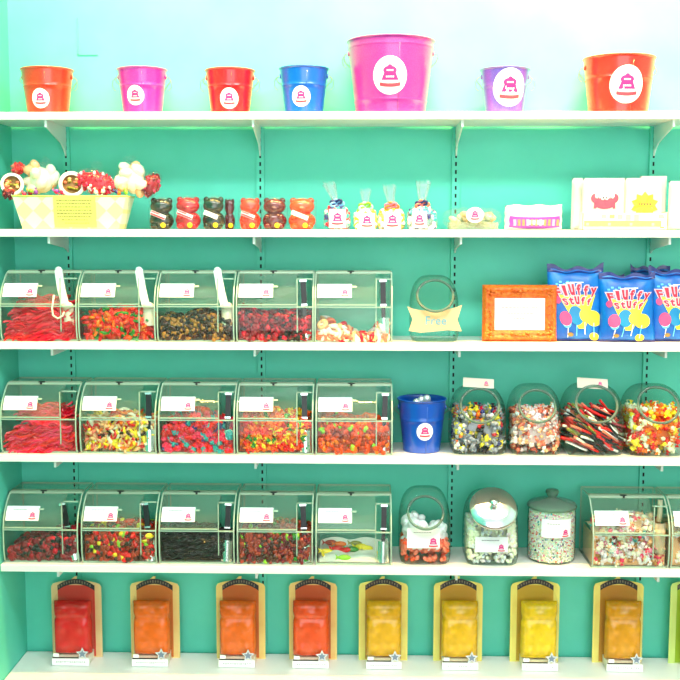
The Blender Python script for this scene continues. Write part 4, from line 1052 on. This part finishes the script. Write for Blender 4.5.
def pop_pack(px0, px1, pytop, y, kind, label):
    xa, z1_ = W(px0, pytop, y); xb, _ = W(px1, pytop, y); w = (xb-xa)/2; z0 = TOP[1]+.003; h = z1_-z0; xc = (xa+xb)/2
    t = thing('marshmallow_pop_pack', label, 'candy pack', (xc, y, z0), 'white packs of marshmallow pops' if kind == 'plain' else None)
    def S(u, v, w_=0, side=-1):
        e = sqrt(max(0, 1-abs(u)**5))*sqrt(max(0, 1-abs(2*v-1)**5))
        return Vector((w*u, side*(.016*e+w_+.001*sin(9*u+11*v)*e), h*v))
    b = B(); b.grid(20, 20, lambda u, v: S(2*u-1, v)); b.grid(20, 20, lambda u, v: S(2*u-1, v, 0, 1))
    b.build('pack_body', mat('white_pop_film', (238, 228, 208), .3, 0, .2), t)
    P = lambda u, v, w_: S(u/w, v/h, w_+.001)
    b = B()
    if kind == 'crab':
        r_ = w*.44; cz = h*.50
        disc(b, P, 0, cz, r_*1.15, r_*.62, .001, 0); 
        for q in (-1, 1):
            disc(b, P, q*r_*1.05, cz+r_*.55, r_*.45, r_*.5, .0014, 0); disc(b, P, q*r_*.85, cz+r_*.85, r_*.2, r_*.3, .0018, 2)
            for k in range(3): quad(b, P, [(q*r_*(.9+.1*k), cz-r_*.55), (q*r_*(1.0+.1*k), cz-r_*.6), (q*r_*(.95+.1*k), cz-r_*.1), (q*r_*.7, cz-r_*.1)], .0014, 0)
            disc(b, P, q*r_*.2, cz+r_*.62, r_*.2, r_*.26, .0018, 2, 12); disc(b, P, q*r_*.17, cz+r_*.6, r_*.08, r_*.12, .0022, 1, 10)
        b.build('crab_print', [mat('crab_coral', (236, 70, 96), .4), M_blk, M_white], t)
    elif kind == 'star':
        r_ = w*.74; cz = h*.46; n = 10
        pts = [(cos(pi/2+k*pi/n)*(1 if k % 2 == 0 else .74), sin(pi/2+k*pi/n)*(1 if k % 2 == 0 else .74)) for k in range(2*n)]
        vs = [P(0, cz, .0016)]+[P(r_*a_, cz+r_*c_, .0012) for a_, c_ in pts]
        b.add(vs, [(0, k+1, (k+1) % (2*n)+1) for k in range(2*n)], 0, False)
        rect(b, P, -r_*.45, r_*.45, cz+r_*.0, cz+r_*.16, .003, 1); 
        for k in range(4): rect(b, P, -r_*.36+k*r_*.2, -r_*.3+k*r_*.2, cz+r_*.02, cz+r_*.12, .0036, 0, 1, 1)
        b.build('star_print', [mat('star_yellow', (248, 224, 50), .4), mat('star_shades', (120, 100, 50), .4)], t)
    elif kind == 'orange':
        disc(b, P, w*.1, h*.38, w*.3, h*.12, .001, 0); b.build('orange_print', mat('pale_orange_print', (246, 180, 110), .4), t)
pop_pack(583, 625, 178, -.165, 'crab', 'white pack with a coral crab picture in the display tray')
pop_pack(625, 663, 178, -.160, 'star', 'white pack with a yellow sunny star picture in the display tray')
pop_pack(612, 640, 180, -.125, 'orange', 'white pack with an orange spot, between the crab and the star packs')
pop_pack(572, 606, 178, -.120, 'plain', 'plain white pack behind and left of the crab pack')
pop_pack(640, 667, 176, -.120, 'plain', 'plain white pack behind the star pack')
xa, z1_ = W(668, 180, -.15)
t = pop_pack(669, 706, 181, -.15, 'orange', 'white pack with an orange spot, cut off at the right photo edge')

# ------------------------------------------------------------------ yellow gift box with treats
y = -.165; xa, zt_ = W(12, 196, y-.058); xb, _ = W(126, 196, y-.058); xa0, _ = W(22, 228, y-.046); xb0, _ = W(118, 228, y-.046); h = zt_-TOP[1]; xc = (xa+xb)/2
t = thing('gift_basket', 'tapered pale yellow checked gift box with a yellow text tag', 'gift box', (xc, y, TOP[1]))
Wt, Wb, dt, db_ = (xb-xa)/2, (xb0-xa0)/2, .058, .046
mb = bpy.data.materials.new('yellow_check_card'); mb.use_nodes = True; nt = mb.node_tree; bs = nt.nodes['Principled BSDF']; bs.inputs['Roughness'].default_value = .6
tc = nt.nodes.new('ShaderNodeTexCoord'); mp = nt.nodes.new('ShaderNodeMapping'); mp.inputs['Rotation'].default_value = (0, math.radians(45), 0); mp.inputs['Scale'].default_value = (26, 0, 26)
ck = nt.nodes.new('ShaderNodeTexChecker'); ck.inputs['Scale'].default_value = 1; ck.inputs['Color1'].default_value = (*lin((244, 236, 160)), 1); ck.inputs['Color2'].default_value = (*lin((244, 240, 205)), 1)
nt.links.new(tc.outputs['Object'], mp.inputs['Vector']); nt.links.new(mp.outputs['Vector'], ck.inputs['Vector']); nt.links.new(ck.outputs['Color'], bs.inputs['Base Color'])
b = B()
def ringp(w_, d_, z): return [(-w_, -d_, z), (w_, -d_, z), (w_, d_, z), (-w_, d_, z)]
th = .003
vs = ringp(Wb, db_, 0)+ringp(Wt, dt, h)+ringp(Wt-th, dt-th, h)+ringp(Wb-th, db_-th, .004)
fs = [(0, 1, 2, 3)]
for a_, c_ in ((0, 4), (4, 8), (8, 12)): fs += [(a_+k, a_+(k+1) % 4, c_+(k+1) % 4, c_+k) for k in range(4)]
fs.append((12, 13, 14, 15)); b.add(vs, fs, 0, False)
b.add([(x_, y_, z_) for x_, y_, z_ in []], [])
b.build('box_body', mb, t)
b = B()
for a_, c_ in zip(ringp(Wt, dt, h), ringp(Wt, dt, h)[1:]+ringp(Wt, dt, h)[:1]): b.tube([a_, c_], .0022, 6)
b.build('rim', mat('yellow_rim_card', (238, 226, 110), .5), t)
sl = (dt-db_)/h
def S(u, v, w_): return (u, -db_-sl*v-w_, v)
ta, tz1 = W(53, 196.5, y-dt); tb, tz0 = W(97, 226, y-db_); ta -= xc; tb -= xc
b = B(); rect(b, S, ta, tb, .006, h+.002, .003, 0); rect(b, S, ta, tb, .006, h+.002, .001, 0); tg = b.build('text_tag', mat('yellow_tag_paper', (240, 226, 110), .6), t)
b = B()
for r_ in range(8):
    z = h-.014-r_*.0095
    x = ta+.010+(0.012 if r_ > 5 else 0)+(.01 if r_ == 7 else 0)
    while x < tb-.014-(0.012 if r_ > 5 else 0):
        q = R.uniform(.003, .009); rect(b, lambda u, v, w_: S(u, v, w_+.0032), x, x+q, z, z+.0025, .0002, 0, 1, 1); x += q+.0025
b.build('print', mat('olive_ink', (120, 110, 50), .6), tg)
zt = TOP[1]+h
def at(px, py, y_): x_, z_ = W(px, py, y_); return Vector((x_, y_, z_))
def cup(px, py, rpx, ln, rz, label, y_=-.19):
    c_ = at(px, py, y_); r_ = rpx/325
    t = thing('paper_tub', label, 'tub', c_, 'white tubs lying on their side in the gift box')
    M = Matrix.Rotation(rz, 4, 'Z') @ Matrix.Rotation(pi/2-.15, 4, 'X')
    b = B(); b.lathe([(r_*.72, -.001), (r_*.95, .001), (r_, -.001), (r_*1.02, -.006), (r_, -.012), (r_*.92, -ln), (0, -ln), ], 32, M=M)
    b.build('tub_wall', mat('cream_glazed_card', (248, 244, 232), .35), t)
    b = B(); b.lathe([(r_*.74, .0), (r_*.72, -.010), (0, -.010)], 28, M=M); b.build('tub_inside', mat('tan_tub_inside', (150, 110, 60), .6), t)
    b = B(); RR = random.Random(int(px))
    for k in range(16):
        a_ = RR.random()*6.28; q = RR.random()**.5*r_*.55; b.ell((q*cos(a_), q*sin(a_), -.006), (.006, .0045, .005), RR.randrange(3), 8, 5, M=M)
    o = b.build('tub_candy', [gum('salmon', COLS['salmon']), gum('olive', COLS['olive']), gum('peach', COLS['peach'])], t); o['kind'] = 'stuff'
cup(12, 184, 11, .05, .25, 'white tub of sweets on its side at the left end of the gift box')
cup(72, 184, 12.5, .05, .35, 'white tub of sweets on its side in the middle of the gift box', -.195)
def sweetbag(px0, px1, py0, py1, y_, cols, label, kind='bean', film=True, n=60, seed=0, size=.016, rot=0, tail=0):
    c_ = at((px0+px1)/2, (py0+py1)/2, y_); w = (px1-px0)/2/322; h = (py1-py0)/2/322
    t = thing('sweet_bag', label, 'candy bag', c_); R = random.Random(seed); Rm = Euler((0, rot, 0)).to_matrix()
    b = B(); src = pm(kind)
    for k in range(n):
        d = Vector((R.gauss(0, 1), R.gauss(0, 1), R.gauss(0, 1))).normalized()
        p = Rm @ Vector((d.x*w*.85, d.y*.026, d.z*h*.85))
        b.add(src.v, src.f, R.randrange(len(cols)), True, Matrix.LocRotScale(p, Euler((R.random()*6, R.random()*6, R.random()*6)), Vector((size,)*3)))
    b.ell((0, 0, 0), (w*.8, .024, h*.8), 0, R=Rm); o = b.build('filling', [gum(c, COLS[c]) for c in cols], t); o['kind'] = 'stuff'
    b = B()
    def fn(u, v):
        a_ = 2*pi*u; s_ = sin(pi*v); rr = 1+.10*sin(6*a_+8*v)
        x_ = -w*1.05*cos(pi*v)
        return Rm @ Vector((x_, .032*s_*cos(a_)*rr, h*1.05*s_*sin(a_)*rr))
    b.grid(22, 16, fn, 0, True, True)
    if tail:
        for k in range(8):
            a_ = tail+(-.5+k/7)*1.1
            b.add([Vector((0, -.01, h*.7)), Vector((.035*sin(a_)*1.0, -.012+.01*(k % 2), h*.8+.035*cos(a_))), Vector((.035*sin(a_+.2), -.006, h*.8+.034*cos(a_+.2)))], [(0, 1, 2)], 0, False)
    b.build('wrapper', FILM, t)
sweetbag(27, 56, 164, 196, -.155, ['cream', 'cream', 'cream', 'peach'], 'cream bag of candy between the two tubs in the gift box', n=14, seed=1, rot=-.3, tail=.9, size=.052)
sweetbag(74, 118, 171, 194, -.175, ['crimson', 'hotpink', 'crimson', 'ltpink'], 'bag of crimson pink candy in the gift box', n=110, seed=2, rot=.25, tail=.1, size=.015)
sweetbag(116, 147, 165, 194, -.17, ['cream', 'cream', 'peach', 'cream'], 'bag of cream candy at the right end of the gift box', n=14, seed=3, rot=.3, tail=-.2, size=.050)
sweetbag(142, 160, 172, 198, -.17, ['wine', 'maroon', 'hotpink'], 'small wine red candy bag hanging over the right end of the gift box', n=60, seed=4, rot=.5, size=.014)
sweetbag(11, 25, 163, 174, -.16, ['red', 'crimson', 'salmon'], 'small red candy bag behind the left tub of the gift box', n=30, seed=5, size=.014)
sweetbag(3, 16, 187, 199, -.18, ['maroon', 'brick', 'wine'], 'small maroon candy bag at the far left of the gift box', n=30, seed=6, size=.014)
for (px, py, c) in ((24, 190, 'hotpink'), (30, 190, 'maroon'), (31, 197, 'lime'), (36, 197, 'purple'), (56, 188, 'hotpink'), (62, 193, 'hotpink'), (57, 193, 'purple'), (117, 193, 'navy'), (119, 198, 'orange'), (96, 192, 'cream'), (103, 193, 'cream'), (131, 197, 'lime')):
    p = at(min(126, max(17, px)), py-1, -.205); p.z = zt+.006+.012*random.random()
    piece_obj('wrapped_candy', 'wrapped', c, p, (0, random.random()*2, .2), .028, 'small %s wrapped candy at the rim of the yellow gift box' % CNAME.get(c, c), 'candy', 'small %s wrapped candies at the rim of the gift box' % CNAME.get(c, c))

# ------------------------------------------------------------------ light
def area(name, loc, target, sx, sy, power, color=(1, 1, 1), spread=180):
    l = bpy.data.lights.new(name, 'AREA'); l.shape = 'RECTANGLE'; l.size = sx; l.size_y = sy; l.energy = power; l.color = color; l.spread = math.radians(spread)
    o = bpy.data.objects.new(name, l); col.objects.link(o); o.location = loc
    d = Vector(target)-Vector(loc); o.rotation_euler = d.to_track_quat('-Z', 'Y').to_euler(); return o
area('ceiling_lamp', (-.4, -1.9, 3.28), (0, 0, 1.0), 1.2, .35, 42)
area('ceiling_lamp', (1.3, -1.9, 3.28), (.6, 0, 1.0), 1.2, .35, 42)
for x, p in ((-.75, 16), (.1, 19), (.9, 31)):
    area('wall_washer', (x, -.62, 3.2), (x, 0, 2.15), .5, .12, p, (1, .58, .16), 110)
w = bpy.data.worlds.new('shop_daylight'); scene.world = w; w.use_nodes = True
w.node_tree.nodes['Background'].inputs[0].default_value = (.93, .98, 1, 1); w.node_tree.nodes['Background'].inputs[1].default_value = 2.9

vs_ = scene.view_settings
vs_.view_transform = 'Standard'; vs_.look = 'None'; vs_.exposure = .34; vs_.gamma = 1; vs_.use_curve_mapping = False
scene.cycles.transparent_max_bounces = 32
scene.cycles.max_bounces = 8; scene.cycles.diffuse_bounces = 4; scene.cycles.glossy_bounces = 3
scene.cycles.use_denoising = True
scene.cycles.caustics_reflective = False; scene.cycles.caustics_refractive = False
